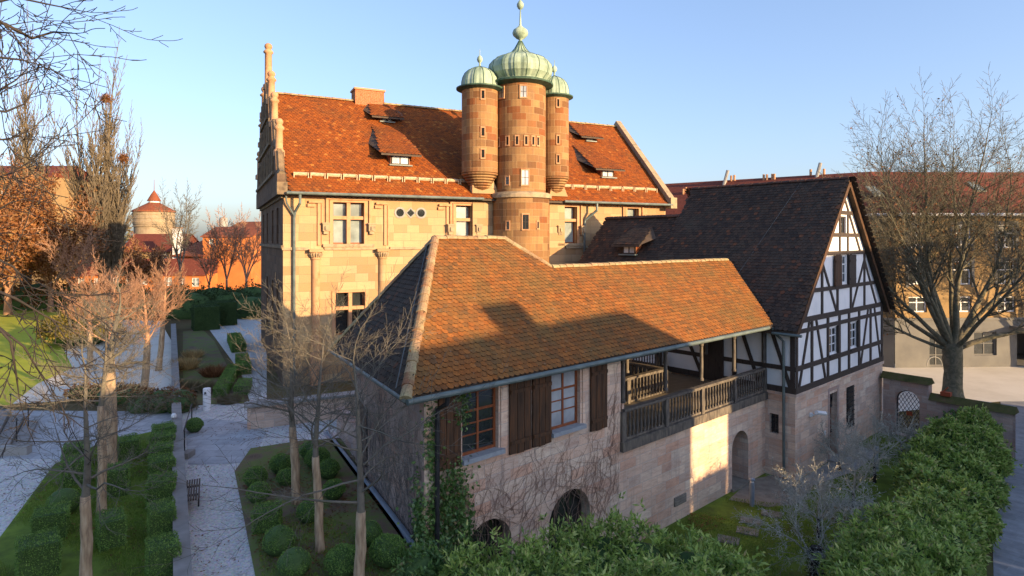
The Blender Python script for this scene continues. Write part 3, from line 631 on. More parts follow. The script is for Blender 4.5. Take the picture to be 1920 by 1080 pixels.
# stepped gable at the garden end, with volutes and pinnacles; coping at the other end
prof = [(-.35, 11.9), (-.35, 12.9), (.3, 13.1), (.75, 14.1), (1.5, 14.4), (2.6, 14.9), (3.2, 16.0), (4.2, 16.3), (4.9, 16.8), (5.3, 17.7), (6.2, 18.0), (6.9, 18.5), (7.3, 19.0)]
prof = prof + [(2 * RD - d, z) for d, z in reversed(prof)]
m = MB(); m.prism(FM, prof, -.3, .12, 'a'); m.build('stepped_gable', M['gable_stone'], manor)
m = MB()
for i in range(1, len(prof) - 2):
    (d0, z0), (d1, z1) = prof[i], prof[i + 1]
    m.tube([FM(-.09, d0, z0), FM(-.09, d1, z1)], .17, 6)
for d, z in ((-.3, 12.4),): m.box(FM, -.32, .16, d - .2, d + .3, z - .5, z + .1)
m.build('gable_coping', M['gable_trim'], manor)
def pinnacle(d, z0, z1, r, ball=True, a=-.09):
    m = MB(); c = FM(a, d, 0); H = z1 - z0
    p = [(r * 1.45, z0 - .3), (r * 1.45, z0), (r, z0 + .08), (r * .95, z1 - .28), (r * 1.35, z1 - .22), (r * 1.35, z1 - .14)]
    rb = r * 1.1
    p += [(rb * math.sin(t), z1 - rb * .2 + rb * (1 - math.cos(t)) * .9) for t in (.7, 1.1, 1.57, 2.1, 2.6, 3.1)]
    m.lathe((c.x, c.y), p, 14); m.build('pinnacle', M['trim'], manor, smooth=True)
for d, z0, z1, r in ((RD, 19.0, 21.15, .21), (5.55, 17.7, 19.0, .2), (3.6, 16.1, 17.4, .19), (1.0, 14.2, 15.5, .19), (2 * RD - 5.55, 17.7, 19.0, .25), (2 * RD - 3.6, 16.1, 17.4, .24), (2 * RD - 1.0, 14.2, 15.5, .24)): pinnacle(d, z0, z1, r)
for i, (z, w) in enumerate(((13.0, 6.6), (14.8, 4.4), (16.5, 2.5))):
    m = MB(); m.box(FM, -.42, -.29, RD - w, RD + w, z, z + .16)
    for q in range(int(w * 1.6)):
        dd = RD - w + .4 + q * 1.2
        if dd < RD + w - .3: m.box(FM, -.39, -.29, dd, dd + .26, z + .16, z + 1.5)
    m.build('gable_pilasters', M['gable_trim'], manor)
m = MB()
A0, A1 = FM(END + .05, -.6, 12.0), FM(END + 1.75, RD, RZ + .1); B1 = FM(END + 1.9, 15.9, 12.0)
for P, Q in ((A0, A1), (B1, A1)):
    up = Vector((0, 0, .42)); t = FM.u * .22
    L = []
    for R0 in (P, Q): L.append([R0 - t - up * .6, R0 + t - up * .6, R0 + t + up, R0 - t + up])
    for k in range(4): m.face([L[0][k], L[0][(k + 1) % 4], L[1][(k + 1) % 4], L[1][k]])
    m.face(L[0]); m.face(list(reversed(L[1])))
m.face([FM(END, 0, 12), FM(END + .3, 15.3, 12), FM(END + 1.75, RD, RZ)])
m.box(FM, END - .15, END + .35, -.72, -.2, 11.75, 12.45)
m.build('right_gable_coping', M['trim_grey'], manor)

# stair tower with two corbelled turrets
TC = FM(12.82, -.35, 0)
m = MB(); m.lathe((TC.x, TC.y), [(1.66, .8), (1.66, 12.05), (1.72, 12.1)], 40); m.build('tower_base', M['tower_stone'], manor)
m = MB(); m.lathe((TC.x, TC.y), [(1.66, 12.02), (1.80, 12.06), (1.80, 12.22), (1.70, 12.34), (1.46, 12.4)], 40); m.build('tower_ring', M['trim_grey'], manor)
m = MB(); m.lathe((TC.x, TC.y), [(1.46, 12.4), (1.46, 18.5)], 40); tower = m.build('stair_tower', M['tower_stone'], manor)
def slit(c, r, az, z0, z1, w, parent, mat='blackness', name='slit_window', frame=False):
    "a small window let into a round wall; az measured from the picture's viewpoint, right positive"
    a = math.atan2(-c.y, -c.x) + az; n = Vector((math.cos(a), math.sin(a), 0)); t = Vector((-math.sin(a), math.cos(a), 0)); P = Vector((c.x, c.y, 0)) + n * r
    f = Frame(P[:2], t); m = MB()
    if frame:
        m.box(f, -w / 2 - .05, -w / 2, -.03, .1, z0, z1).box(f, w / 2, w / 2 + .05, -.03, .1, z0, z1).box(f, -w / 2 - .05, w / 2 + .05, -.04, .1, z1, z1 + .07).box(f, -w / 2 - .05, w / 2 + .05, -.05, .1, z0 - .07, z0)
        o = m.build(name, M['trim'], parent); m = MB(); m.box(f, -w / 2, w / 2, -.012, .08, z0, z1); m.build('pane', M[mat], o)
        if mat != 'blackness':
            m = MB(); m.box(f, -.015, .015, -.022, -.013, z0, z1).box(f, -w / 2, -.015, -.022, -.013, (z0 + z1) / 2 - .012, (z0 + z1) / 2 + .012).box(f, .015, w / 2, -.022, -.013, (z0 + z1) / 2 - .012, (z0 + z1) / 2 + .012); m.build('glazing_bars', M['timber'], o)
    else: m.box(f, -w / 2, w / 2, -.015 - w * w / r / 8, .1, z0, z1); m.build(name, M[mat], parent)
tz = lambda py: EYE + (450 - py) / F * (TC.y - 1.2)
def taz(px, c, r): return math.asin(max(-1, min(1, ((px - 960) / F * (c.y - .8 * r) - c.x) / r)))
TX = -9
for px, y0, y1, w, g in ((950, 182, 163, .36, 'glass_blue'), (991, 184, 163, .34, 'glass_pale'), (994, 347, 320, .38, 'glass_pale'), (961, 346, 332, .2, 'glass')):
    slit(TC, 1.46, taz(px + TX, TC, 1.46), tz(y0), tz(y1), w, tower, g, 'tower_window', True)
for px in (944, 961, 979, 996, 1009, 1018): slit(TC, 1.46, taz(px + TX, TC, 1.46), tz(272), tz(257), .14, tower, frame=True)
for px, y0, y1, w in ((995, 430, 403, .34), (962, 430, 416, .17), (1018, 428, 416, .12), (995, 490, 474, .36), (962, 490, 478, .17)): slit(TC, 1.66, taz(px + TX, TC, 1.66), tz(y0), tz(y1), w, tower, 'glass', 'tower_window', True)
def ribs(n, amp): return lambda a, z: amp * (1 - abs(math.sin(n * a / 2)) ** .4)
def onion(c, r, z0, prof, parent, nr, name='dome'):
    m = MB(); m.lathe((c.x, c.y), [(r * a, z0 + b) for a, b in prof], nr * 4, fl=ribs(nr, -.03)); d = m.build(name, M['copper'], parent)
    m = MB()
    for k in range(nr):
        a = 2 * math.pi * (k + .5) / nr
        m.tube([(c.x + math.cos(a) * r * q, c.y + math.sin(a) * r * q, z0 + b) for q, b in prof], .022, 5)
    m.build('dome_seams', M['copper_dark'], d); return d
m = MB(); m.lathe((TC.x, TC.y), [(1.46, 18.4), (1.88, 18.52), (1.90, 18.6), (1.62, 18.72)], 40); m.build('tower_eave', M['copper_dark'], manor)
pr = [(1.0, 0), (1.03, .12), (1.20, .42), (1.245, .72), (1.20, 1.02), (1.04, 1.3), (.80, 1.48), (.56, 1.60), (.36, 1.78), (.22, 2.02), (.12, 2.3), (.07, 2.45)]
dome = onion(TC, 1.5, 18.68, pr, manor, 16)
m = MB(); c = TC; m.lathe((c.x, c.y), [(.09, 21.0), (.12, 21.15), (.06, 21.2), (.24, 21.3), (.43, 21.48), (.46, 21.62), (.40, 21.78), (.2, 21.92), (.07, 22.05), (.045, 22.6), (.03, 22.95), (.12, 23.0), (.2, 23.14), (.2, 23.28), (.1, 23.44), (.03, 23.5), (.02, 24.6), (.0, 24.7)], 16); m.build('finial', M['copper'], dome, smooth=True)
for px, rr, y0 in ((892, 1.02, 171), (1040, .86, 186)):
    s = 10.42 if px < 960 else 15.25; c = FM(s, -.05, 0); k = (c.y) / F
    zt = EYE + (450 - y0) * k; zb = 13.45
    m = MB(); m.lathe((c.x, c.y), [(rr, zb), (rr, zt)], 30); t = m.build('turret', M['tower_stone'], manor)
    m = MB(); p = [(.25, zb - 1.05), (.32, zb - .95)]
    for i in range(6): z = zb - .85 + i * .14; r0 = rr * (.5 + .09 * i); p += [(r0, z), (r0 + .06, z + .04), (r0 + .06, z + .10), (r0, z + .12)]
    p += [(rr + .02, zb)]; m.lathe((c.x, c.y), p, 26); m.build('corbel', M['tower_stone'], t)
    m = MB(); m.lathe((c.x, c.y), [(rr, zt - .05), (rr * 1.30, zt + .06), (rr * 1.31, zt + .13), (rr * 1.0, zt + .2)], 30); m.build('turret_eave', M['copper_dark'], t)
    tp = [(1.04, 0), (1.02, .3), (.96, .56), (.84, .80), (.62, 1.0), (.36, 1.12), (.12, 1.2), (.05, 1.24)]
    d = onion(c, rr, zt + .16, tp, t, 12)
    m = MB(); q = zt + 1.4 if rr < .9 else zt + 1.4; m.lathe((c.x, c.y), [(.06, q - .05), (.05, q + .18), (.13, q + .26), (.17, q + .38), (.13, q + .52), (.05, q + .6), (.02, q + .64), (.015, q + .95)], 12); m.build('finial', M['copper'], t, smooth=True)
    for py in ((177, 247, 288) if rr > .9 else (193, 262, 298)):
        z = EYE + (450 - py) * (c.y - rr) / F; slit(c, rr, taz(px + 12 if rr > .9 else px + 8, c, rr), z - .22, z + .22, .17 if rr > .9 else .13, t, frame=True)
# sloping stone haunches and frieze under the turrets
for s0, s1, z0 in ((9.95, 11.35, 11.2), (14.85, 15.9, 11.2)):
    m = MB(); m.box(FM, s0, s1, -.16, .02, .8, 12.3).prism(FM, [(s0 - .1, 12.3), (s1 + .1, 12.3), (s1 - .3, 13.2), (s0 - .1 if s0 < 12 else s0 + .2, 13.5)], -.35, .02)
    m.build('turret_base', M['pale_stone'], manor)
m = MB(); m.box(FM, 9.75, 11.45, -.3, -.12, 12.0, 12.14).box(FM, 14.75, 16.0, -.3, -.12, 12.0, 12.14).box(FM, 9.9, 15.9, .5, 1.2, 12, 13.0); m.build('turret_frieze', M['trim'], manor)
m = MB(); m.prism(FM, [(0.6, 13.0), (.6, 15.4), (2.6, 15.0)], 11, 15.4, 'a'); m.build('tower_saddle', M['tiles_main'], manor)
m = MB(); m.box(FM, -1.9, 2.8, -6.6, -6.2, 2.4, 3.35); t = m.build('terrace_wall', M['pink_stone'], base=tuple(FM(0, -6.4, 2.5))); tag(t, 'low pink sandstone terrace wall in front of the mansion corner', 'wall')
m = MB(); m.box(FM, -2.0, 2.9, -6.7, -6.1, 3.35, 3.45); m.build('wall_coping', M['concrete'], t)
# ------------------------------------------------------------------ tower-like garden house with the open gallery
GD = 1.23
gal = thing('gallery_house', FH(-10, 1.2, 0), 'sandstone garden house with open timber gallery, hipped mossy orange tile roof', 'house')
wins = [(-15.8, -14.63, 4.35, 5.95), (-12.7, -11.5, 4.35, 5.98)]
arches = [(-15.74, -14.17, -.2, 2.62, 'a'), (-12.8, -11.06, -.2, 2.56, 'a')]
mb = MB(); mb.wall(FH, -16.9, -9.62, -.3, 6.3, wins + arches, GD, .42)
mb.face([FH(-9.62, GD, -.3), FH(-9.62, GD + 7.4, -.3), FH(-9.62, GD + 7.4, 6.3), FH(-9.62, GD, 6.3)])
mb.build('tower_wall', M['pink_stone'], gal)
TL = FH(-16.9, GD, 0); FLW = Frame(TL[:2], (.474, -.88))
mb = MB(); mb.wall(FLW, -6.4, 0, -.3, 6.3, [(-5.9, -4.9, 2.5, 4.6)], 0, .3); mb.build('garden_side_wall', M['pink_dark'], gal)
m = MB(); m.box(FLW, -5.9, -4.9, .22, .3, 2.5, 4.6); m.build('side_door', M['blackness'], gal)
m = MB(); m.box(FLW, -9.6, -6.4, .1, .4, 2.4, 3.5); m.build('side_parapet', M['pink_dark'], gal)
m = MB(); m.tube([FLW(-10, -.16, 2.56), FLW(-.25, -.16, 2.56)], .055, 6); m.box(FLW, -10, -.25, -.3, -.04, 2.49, 2.53); m.build('foot_rail', M['bollard'], gal)
mb = MB(); mb.wall(FH, -9.62, 0, -.3, 3.12, [(-2.75, -1.45, .05, 2.2, 'a')], GD, .75); mb.build('gallery_wall', M['pink_stone'], gal)
m = MB(); m.box(FH, -2.75, -1.45, GD + .7, GD + .78, 0, 2.2); m.build('arched_door', M['door'], gal)
m = MB(); m.box(FH, -2.85, -1.35, GD - .12, GD + .7, -.02, .1); m.build('door_step', M['path_slab'], gal)
for k, h in enumerate(wins):
    window(FH, h[0], h[1], h[2] + .02, h[3], GD + .12, gal, 2, (.30, .48, .68), .07, .03, 'redwood', 'glass' if k == 0 else 'glass_pale', .07)
    m = MB(); m.box(FH, h[0] - .06, h[1] + .1, GD - .16, GD + .14, h[2] - .1, h[2] + .015); m.build('window_sill', M['sill'], gal)
for k, h in enumerate(arches):
    o = window(FH, h[0], h[1], -.2, h[3] - .02, GD + .34, gal, 3, (.35,), .08, .06, 'timber', 'glass', .06, name='arched_window')
for a0, a1, z0 in ((-16.55, -15.88, 4.25), (-14.3, -13.53, 4.12), (-13.47, -12.76, 4.12), (-11.1, -10.35, 4.05)):
    m = MB(); n = 3; L = (a1 - a0) / n
    for i in range(n): m.box(FH, a0 + i * L + .008, a0 + (i + 1) * L - .008, GD - .075, GD - .025 - .006 * (i % 2), z0 - .02 * (i % 2), 6.02)
    for z in (z0 + .25, 5.7): m.box(FH, a0 + .02, a1 - .02, GD - .11, GD - .076, z, z + .10)
    m.build('shutter', M['shutter'], gal)
for a in (-14.47, -11.32):
    m = MB(); m.box(FH, a - .1, a + .1, GD - .03, GD + .005, 4.25, 6.1); m.build('window_jamb', M['pink_stone'], gal)
# gallery floor, beams, posts, balustrades
m = MB(); m.box(FH, -9.6, -.05, GD + .12, GD + 5.2, 3.28, 3.44); m.build('gallery_floor', M['floor_wood'], gal)
m = MB(); m.box(FH, -9.66, -.03, GD - .14, GD + .12, 3.12, 3.42); m.build('sill_beam', M['rail_wood'], gal)
m = MB(); m.box(FH, -9.66, -.03, GD - .06, GD + .12, 5.98, 6.16); m.box(FH, -9.6, -.05, GD + 2.55, GD + 2.75, 6.0, 6.2); m.build('wall_plate', M['timber'], gal)
balp = [(0, .032), (.07, .032), (.10, .022), (.16, .042), (.28, .050), (.42, .030), (.55, .022), (.62, .036), (.67, .030), (.74, .032), (.80, .032)]
bm = None
def balustrade(fr, a0, a1, d, z, posts, per, label=None, mat='rail_wood', h=.80):
    global bm
    m = MB(); m.box(fr, a0, a1, d - .11, d + .11, z + h + .13, z + h + .20).box(fr, a0, a1, d - .05, d + .05, z + h + .08, z + h + .13).box(fr, a0, a1, d - .05, d + .05, z + .02, z + .085)
    o = m.build('balustrade', M[mat], gal)
    if label: o['label'] = label
    ps = [a0] + list(posts) + [a1]
    for p in ps:
        m = MB(); m.box(fr, p - .09, p + .09, d - .09, d + .09, z - .02, z + h + .128); m.build('newel', M[mat], o)
    for i in range(len(ps) - 1):
        x0, x1 = ps[i] + .09, ps[i + 1] - .09; n = max(2, int((x1 - x0) / per))
        for k in range(n):
            P = fr(x0 + (x1 - x0) * (k + .5) / n, d, z + .08)
            if bm is None:
                q = MB(); q.lathe((0, 0), [(r, zz) for zz, r in balp], 8); tmp = q.build('baluster', M[mat], None, (0, 0, 0), True); bm = tmp.data; bpy.data.objects.remove(tmp)
            b = bpy.data.objects.new('baluster', bm); COL.objects.link(b); b.parent = o; b.location = P - BASE[gal.name]; b.scale = (1, 1, (h) / .80)
    return o
balustrade(FH, -9.55, -.12, GD + .0, 3.42, (-7.2, -4.95, -2.6), .185)
balustrade(FH, -9.5, -3.4, GD + 2.6, 3.44, (-5.9,), .2)
FB2 = Frame(FH(-3.4, GD + 2.6, 0)[:2], FH.v)
balustrade(FB2, .1, 2.4, 0, 3.44, (), .2)
balustrade(FH, -7.5, -.3, GD + 5.1, 3.44, (-4, ), .2)
for a, d in ((-9.5, 0), (-7.2, 0), (-4.95, 0), (-2.6, 0), (-.12, 0), (-9.4, 2.6), (-5.9, 2.6), (-3.4, 2.6), (-.2, 2.6), (-7.4, 5.1), (-4, 5.1)):
    m = MB(); c = FH(a, GD + d, 0); zb = 4.62
    m.lathe((c.x, c.y), [(.085, zb), (.085, zb + .06), (.062, zb + .10), (.07, zb + .5), (.062, zb + 1.1), (.058, zb + 1.22), (.082, zb + 1.26), (.082, 6.0)], 12); m.build('post', M['rail_wood'], gal, smooth=False)
# courtyard wing behind the gallery
# roofs
GS = .811; EH = 6.22; ed = GD - .5
def gz(d): return EH + GS * (d - ed)
cTL = (-17.72, ed)          # eave corner at the front left
back = Vector((-5.72, 19.4)); lrel = back - Vector(FH.o[:2])
bl = (lrel.dot(Vector(FH.u[:2])), lrel.dot(Vector(FH.v[:2])))
rl, rr_ = (-13.97, 5.03), (-11.1, 5.03); RT = gz(5.03); gr = (-10.05, GD + 2.6); RG = gz(gr[1])
m = MB()
m.slab([FH(cTL[0], ed, EH), FH(1.9, ed, EH), FH(1.9, gr[1], RG), FH(gr[0], gr[1], RG), FH(rr_[0], rr_[1], RT), FH(rl[0], rl[1], RT)], .09)
m.slab([FH(bl[0], bl[1], EH), FH(cTL[0], ed, EH), FH(rl[0], rl[1], RT)], .09)
m.slab([FH(1.9, gr[1], RG), FH(1.9, gr[1] + 3.0, EH), FH(-9.3, gr[1] + 3.1, EH), FH(gr[0], gr[1], RG)], .09)
m.slab([FH(-9.1, 9.3, EH), FH(bl[0], bl[1], EH), FH(rl[0], rl[1], RT), FH(rr_[0], rr_[1], RT)], .09)
m.slab([FH(-9.1, gr[1], EH + .3), FH(-9.1, 9.3, EH), FH(rr_[0], rr_[1], RT)], .09)
groof = m.build('roof', M['roof_under'], gal)
WU = (FH.v + Vector((0, 0, GS))).normalized(); kk = math.sqrt(1 + GS * GS); x00 = cTL[0]
def in_front(a, b):
    d = ed + b / kk; s = x00 + a
    if d < ed: return False
    if s < rl[0] + .03 and (s - cTL[0]) / (rl[0] - cTL[0]) < (d - ed) / (rl[1] - ed): return False
    if d > rl[1] - .03: return False
    if s > rr_[0]:
        top = rl[1] + (gr[1] - rl[1]) * (s - rr_[0]) / (gr[0] - rr_[0]) if s < gr[0] else gr[1]
        if d > top - .03: return False
    wz = gz(d)          # cut along the valley with the timber house's roof
    return s < (wz - 6.3) / 1.145 - .42 + .05 or d < ed + .0
mb = MB(); tile_field(mb, FH(x00, ed, EH) + Vector((0, 0, .015)), FH.u, WU, 21, 7.2, in_front, .172, .15, random.Random(5), .04, .022)
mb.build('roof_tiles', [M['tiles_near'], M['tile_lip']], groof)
A = FH(bl[0], bl[1], EH); B = FH(cTL[0], ed, EH); T = FH(rl[0], rl[1], RT); U = (B - A).normalized(); Wp = (T - A) - U * (T - A).dot(U); HL = Wp.length; ta = (T - A).dot(U); LL = (B - A).length
mb = MB(); tile_field(mb, A + Vector((0, 0, .015)), U, Wp, LL, HL, lambda a, b: a > ta * b / HL and a < LL - (LL - ta) * b / HL - .03, .172, .15, random.Random(6), .035)
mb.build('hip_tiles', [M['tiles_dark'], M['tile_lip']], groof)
mb = MB(); r_ = random.Random(8)
ridge_row(mb, B + Vector((0, 0, .06)), T + Vector((0, 0, .07)), .13, .36, r_); ridge_row(mb, T + Vector((0, 0, .06)), FH(rr_[0], rr_[1], RT + .06), .13, .36, r_)
ridge_row(mb, FH(rr_[0], rr_[1], RT + .06), FH(gr[0], gr[1], RG + .06), .12, .36, r_); ridge_row(mb, FH(gr[0], gr[1], RG + .06), FH(1.55, gr[1], RG + .06), .13, .33, r_)
ridge_row(mb, A + Vector((0, 0, .06)), T + Vector((0, 0, .06)), .12, .36, r_)
mb.build('ridge_tiles', M['ridge'], groof)
m = MB(); n1 = (U.cross(Wp)).normalized() * .1; m.tube([B + (A - B) * .06 + n1 + Vector((0, 0, .12)), T + (A - T) * .05 + n1 + Vector((0, 0, -.02))], .014, 5); m.build('lightning_wire', M['lead'], groof)
gutter('gutter', FH(cTL[0], ed - .07, EH - .03), FH(-.9, ed - .07, EH - .03), .07, gal); gutter('side_gutter', A - FLW.v * .06, B - FLW.v * .02, .05, gal)
m = MB(); c = FH(-16.62, GD - .14, 0); m.tube([FH(-16.62, ed - .05, 6.15), FH(-16.62, ed, 5.95), FH(-16.62, GD - .12, 5.75), FH(-16.62, GD - .12, 1.5)], .06, 8); m.build('downpipe', M['iron'], gal)
m = MB(); m.box(FH, -9.55, -9.45, GD, GD + 3, 3.4, 6.1); m.build('inner_wall', M['pink_stone'], gal)
for a, z in ((-6.35, .55),):
    m = MB(); m.box(FH, a - .35, a + .35, GD - .05, GD + .01, z, z + .3)
    for i in range(3): m.box(FH, a - .32, a + .32, GD - .07, GD - .051, z + .03 + i * .09, z + .07 + i * .09)
    m.build('cellar_vent', M['path_slab'], gal)

# ------------------------------------------------------------------ timber-framed house
hs = thing('timber_framed_house', FH(5, 4, 0), 'half-timbered white gabled house with steep dark tiled roof on sandstone ground floor', 'house')
HW = 10.3; HB = 7.8; HM = HW / 2; AP = 12.25; HE = 6.3
fh = [(3.44, 4.3, .12, 2.93), (5.4, 6.4, .95, 2.9)]
mb = MB(); mb.wall(FH, 0, HW, -.3, 3.5, fh, 0, .4); mb.build('ground_floor_wall', M['pink_stone'], hs)
FS = Frame(FH(0, 0, 0)[:2], -FH.v)
mb = MB(); mb.wall(FS, -GD, 0, -.3, 3.5, [(-1.05, -.67, 1.74, 2.55)], 0, .3); mb.build('side_wall', M['pink_stone'], hs); mb = MB(); mb.face([FH(HW, 0, -.3), FH(HW, 12.6, -.3), FH(HW, 12.6, 6.3), FH(HW, 0, 6.3)]); mb.build('far_side_wall', M['pink_stone'], hs)
m = MB(); m.box(FH, -.04, HW + .04, -.06, .02, 3.36, 3.50); m.box(FS, -GD, .04, -.06, .02, 3.36, 3.50); m.build('stone_ledge', M['pink_stone'], hs)
m = MB(); m.box(FS, -1.05, -.67, .2, .26, 1.74, 2.55); o = m.build('side_window', M['glass'], hs)
m = MB()
for i in range(3): m.box(FS, -1.0 + i * .12, -.98 + i * .12, .1, .13, 1.74, 2.55)
for i in range(3): m.box(FS, -1.05, -.67, .14, .16, 1.9 + i * .22, 1.92 + i * .22)
m.build('grille', M['iron'], o)
# front door with grilled fanlight, barred window
m = MB(); m.box(FH, 3.44, 4.3, .26, .32, .12, 2.2); m.box(FH, 3.5, 3.84, .23, .26, .3, 1.1).box(FH, 3.5, 3.84, .23, .26, 1.25, 2.1).box(FH, 3.9, 4.24, .23, .26, .3, 1.1).box(FH, 3.9, 4.24, .23, .26, 1.25, 2.1); dr = m.build('front_door', M['door'], hs)
m = MB(); m.box(FH, 4.16, 4.22, .18, .23, 1.08, 1.2); m.build('handle', M['iron'], dr)
m = MB(); m.box(FH, 3.44, 4.3, .27, .31, 2.28, 2.93); o = m.build('fanlight', M['glass'], hs)
m = MB(); m.box(FH, 3.44, 4.3, .2, .34, 2.2, 2.28)
for i in range(6): m.beam(FH, 3.44 + i * .15, 2.3, 3.56 + i * .15, 2.9, .02, .18, .2); m.beam(FH, 3.56 + i * .15, 2.3, 3.44 + i * .15, 2.9, .02, .21, .23)
m.build('grille', M['iron'], o)
m = MB(); m.box(FH, 5.4, 6.4, .28, .32, .95, 2.9); o = m.build('barred_window', M['glass'], hs)
m = MB()
for i in range(7): m.box(FH, 5.46 + i * .145, 5.485 + i * .145, .02, .045, .9, 2.95)
for i in range(9): m.box(FH, 5.36, 6.44, -.01, .015, 1.05 + i * .22, 1.075 + i * .22)
m.build('grille', M['iron'], o)
m = MB(); m.box(FH, 3.28, 3.44, -.02, .1, .1, 3.05).box(FH, 4.3, 4.5, -.02, .1, .1, 3.05).box(FH, 3.28, 4.5, -.022, .1, 3.05, 3.2); m.build('door_surround', M['pink_dark'], hs)
m = MB(); m.box(FH, 3.2, 4.9, -.75, .0, -.02, .13); m.build('door_step', M['concrete'], hs)
m = MB(); m.box(FH, 1.35, 1.5, -.08, .02, 2.35, 2.5).tube([FH(1.42, -.08, 2.42), FH(1.45, -.3, 2.5)], .03, 6); c0 = m.build('security_camera', M['white'], hs)
m = MB(); m.tube([FH(1.3, -.3, 2.6), FH(1.95, -.42, 2.46)], .085, 8); m.build('camera_housing', M['white'], c0)
m = MB(); m.box(FH, 2.85, 2.97, -.03, .01, 1.25, 1.45); m.build('doorbell', M['white'], hs)
# plaster panels and timber frame of the gable
fz = lambda s: HE + (AP - HE) * (1 - abs(s - HM) / HM)
wh = [(3.42, 4.42, 4.66, 5.84), (5.85, 6.85, 4.64, 5.84)]
upw = [(4.72, 5.45, 7.72, 9.0), (4.78, 5.42, 9.98, 10.78)]
mb = MB(); mb.wall(FH, 0, HW, 3.5, HE, wh, .02, .2); mb.build('plaster', M['plaster'], hs)
mb = MB(); mb.wall(FH, 4.4, 5.9, HE, 10.95, upw, .02, .2)
mb.face([FH(0, .02, HE), FH(4.4, .02, HE), FH(4.4, .02, fz(4.4))]); mb.face([FH(5.9, .02, HE), FH(HW, .02, HE), FH(5.9, .02, fz(5.9))])
mb.face([FH(4.4, .02, 10.95), FH(5.9, .02, 10.95), FH(5.9, .02, fz(5.9)), FH(HM, .02, AP), FH(4.4, .02, fz(4.4))]); mb.build('gable_plaster', M['plaster'], hs)
mb = MB(); mb.wall(FS, -12.5, 0, 3.5, 6.3, [], .02, .1); mb.build('side_plaster', M['plaster'], hs)
m = MB(); w = .19
def hb(z, a0=0, a1=HW, ww=.2): m.box(FH, a0, a1, -.034, .03, z - ww / 2, z + ww / 2)
hb(3.62, -.04, HW + .03, .24); hb(4.5); hb(5.98, 0, HW, .17); hb(6.42, -.04, HW + .03, .22)
def hw(z): q = (AP - z) / (AP - HE) * HM; return HM - q + .02, HM + q - .02
for z in (7.58, 9.12, 9.93, 10.95): hb(z, *hw(z + .12), .17)
for s in (.12, 1.6, 3.28, 4.58, 5.72, 7.0, 8.55, HW - .12): m.beam(FH, s, 3.6, s, 6.4, .19, -.030, .03)
for a, b, c, d_ in ((.35, 3.7, 1.35, 6.3), (3.0, 3.7, 2.05, 6.3), (7.2, 3.7, 8.2, 6.3), (9.95, 3.7, 9.1, 6.3)): m.beam(FH, a, b, c, d_, .14, -.026, .03)
for s in (2.65, 4.35, 5.95, 7.7): m.beam(FH, s, 6.5, s, 9.1 if s in (2.65, 7.7, 4.35, 5.95) and s > 2.7 and s < 7.6 else fz(s) - .1 if fz(s) < 9.1 else 9.1, .17, -.030, .03)
for a, b, c, d_ in ((.95, 6.5, 2.65, 8.75), (4.25, 6.5, 2.65, 8.75), (6.1, 6.5, 7.7, 8.75), (9.35, 6.5, 7.7, 8.75), (3.15, 9.15, 5.5, 12.1), (7.15, 9.15, 4.8, 12.1)): m.beam(FH, a, b, c, d_, .13, -.026, .03)
for s in (4.62, 5.58): m.beam(FH, s, 7.6, s, 10.95, .13, -.030, .03)
m.build('gable_timber_frame', M['timber'], hs)
m = MB()
for z, ww in ((3.62, .24), (4.5, .18), (5.98, .17), (6.28, .14)): m.box(FS, -12.4, .034, -.034, .03, z - ww / 2, z + ww / 2)
for s in (-.1, -GD - .05, -2.6, -4.0, -6.4): m.beam(FS, s, 3.6, s, 6.3, .19, -.030, .03)
for a, b, c, d_ in ((-.18, 3.7, -1.05, 6.2), (-1.5, 3.7, -2.4, 6.2), (-4.2, 3.7, -5.4, 6.2)): m.beam(FS, a, b, c, d_, .15, -.026, .03)
m.build('side_timber_frame', M['timber'], hs)
m = MB(); m.box(FS, -4.0, -3.1, -.05, .01, 3.45, 5.4); m.build('gallery_door', M['timber'], hs)
for h in wh: window(FH, h[0] + .02, h[1] - .1, h[2], h[3], .06, hs, 2, (.36, .68), .07, .035, 'white', 'glass', .06)
window(FH, upw[0][0], upw[0][1], upw[0][2], upw[0][3], .06, hs, 2, (.36, .68), .07, .035, 'white', 'glass', .06)
window(FH, upw[1][0] + .03, upw[1][1] - .03, upw[1][2], upw[1][3], .08, hs, 1, (.98,), .06, .02, 'timber', 'glass', .05, name='attic_window')
for h in wh: m = MB(); m.box(FH, h[1] - .1, h[1] + .12, -.07, .03, h[2] - .05, h[3] + .03); m.box(FH, h[0] - .05, h[1] + .12, -.09, .02, h[2] - .1, h[2] - .03); m.build('window_board', M['timber'], hs)
for a0, a1 in ((5.52, 6.35), (3.85, 4.62)):
    m = MB(); m.box(FH, a0, a1, -.10, -.05, 7.65, 9.02); m.box(FH, a0 + .05, a1 - .05, -.125, -.10, 7.85, 7.95).box(FH, a0 + .05, a1 - .05, -.125, -.10, 8.7, 8.8); m.build('shutter', M['timber'] if a0 > 5 else M['shutter'], hs)
m = MB(); m.tube([FS(-.75, -.42, 6.15), FS(-.72, -.3, 5.95), FS(-.42, -.13, 5.6), FS(-.4, -.13, .1)], .055, 8); m.build('downpipe', M['zinc'], hs)
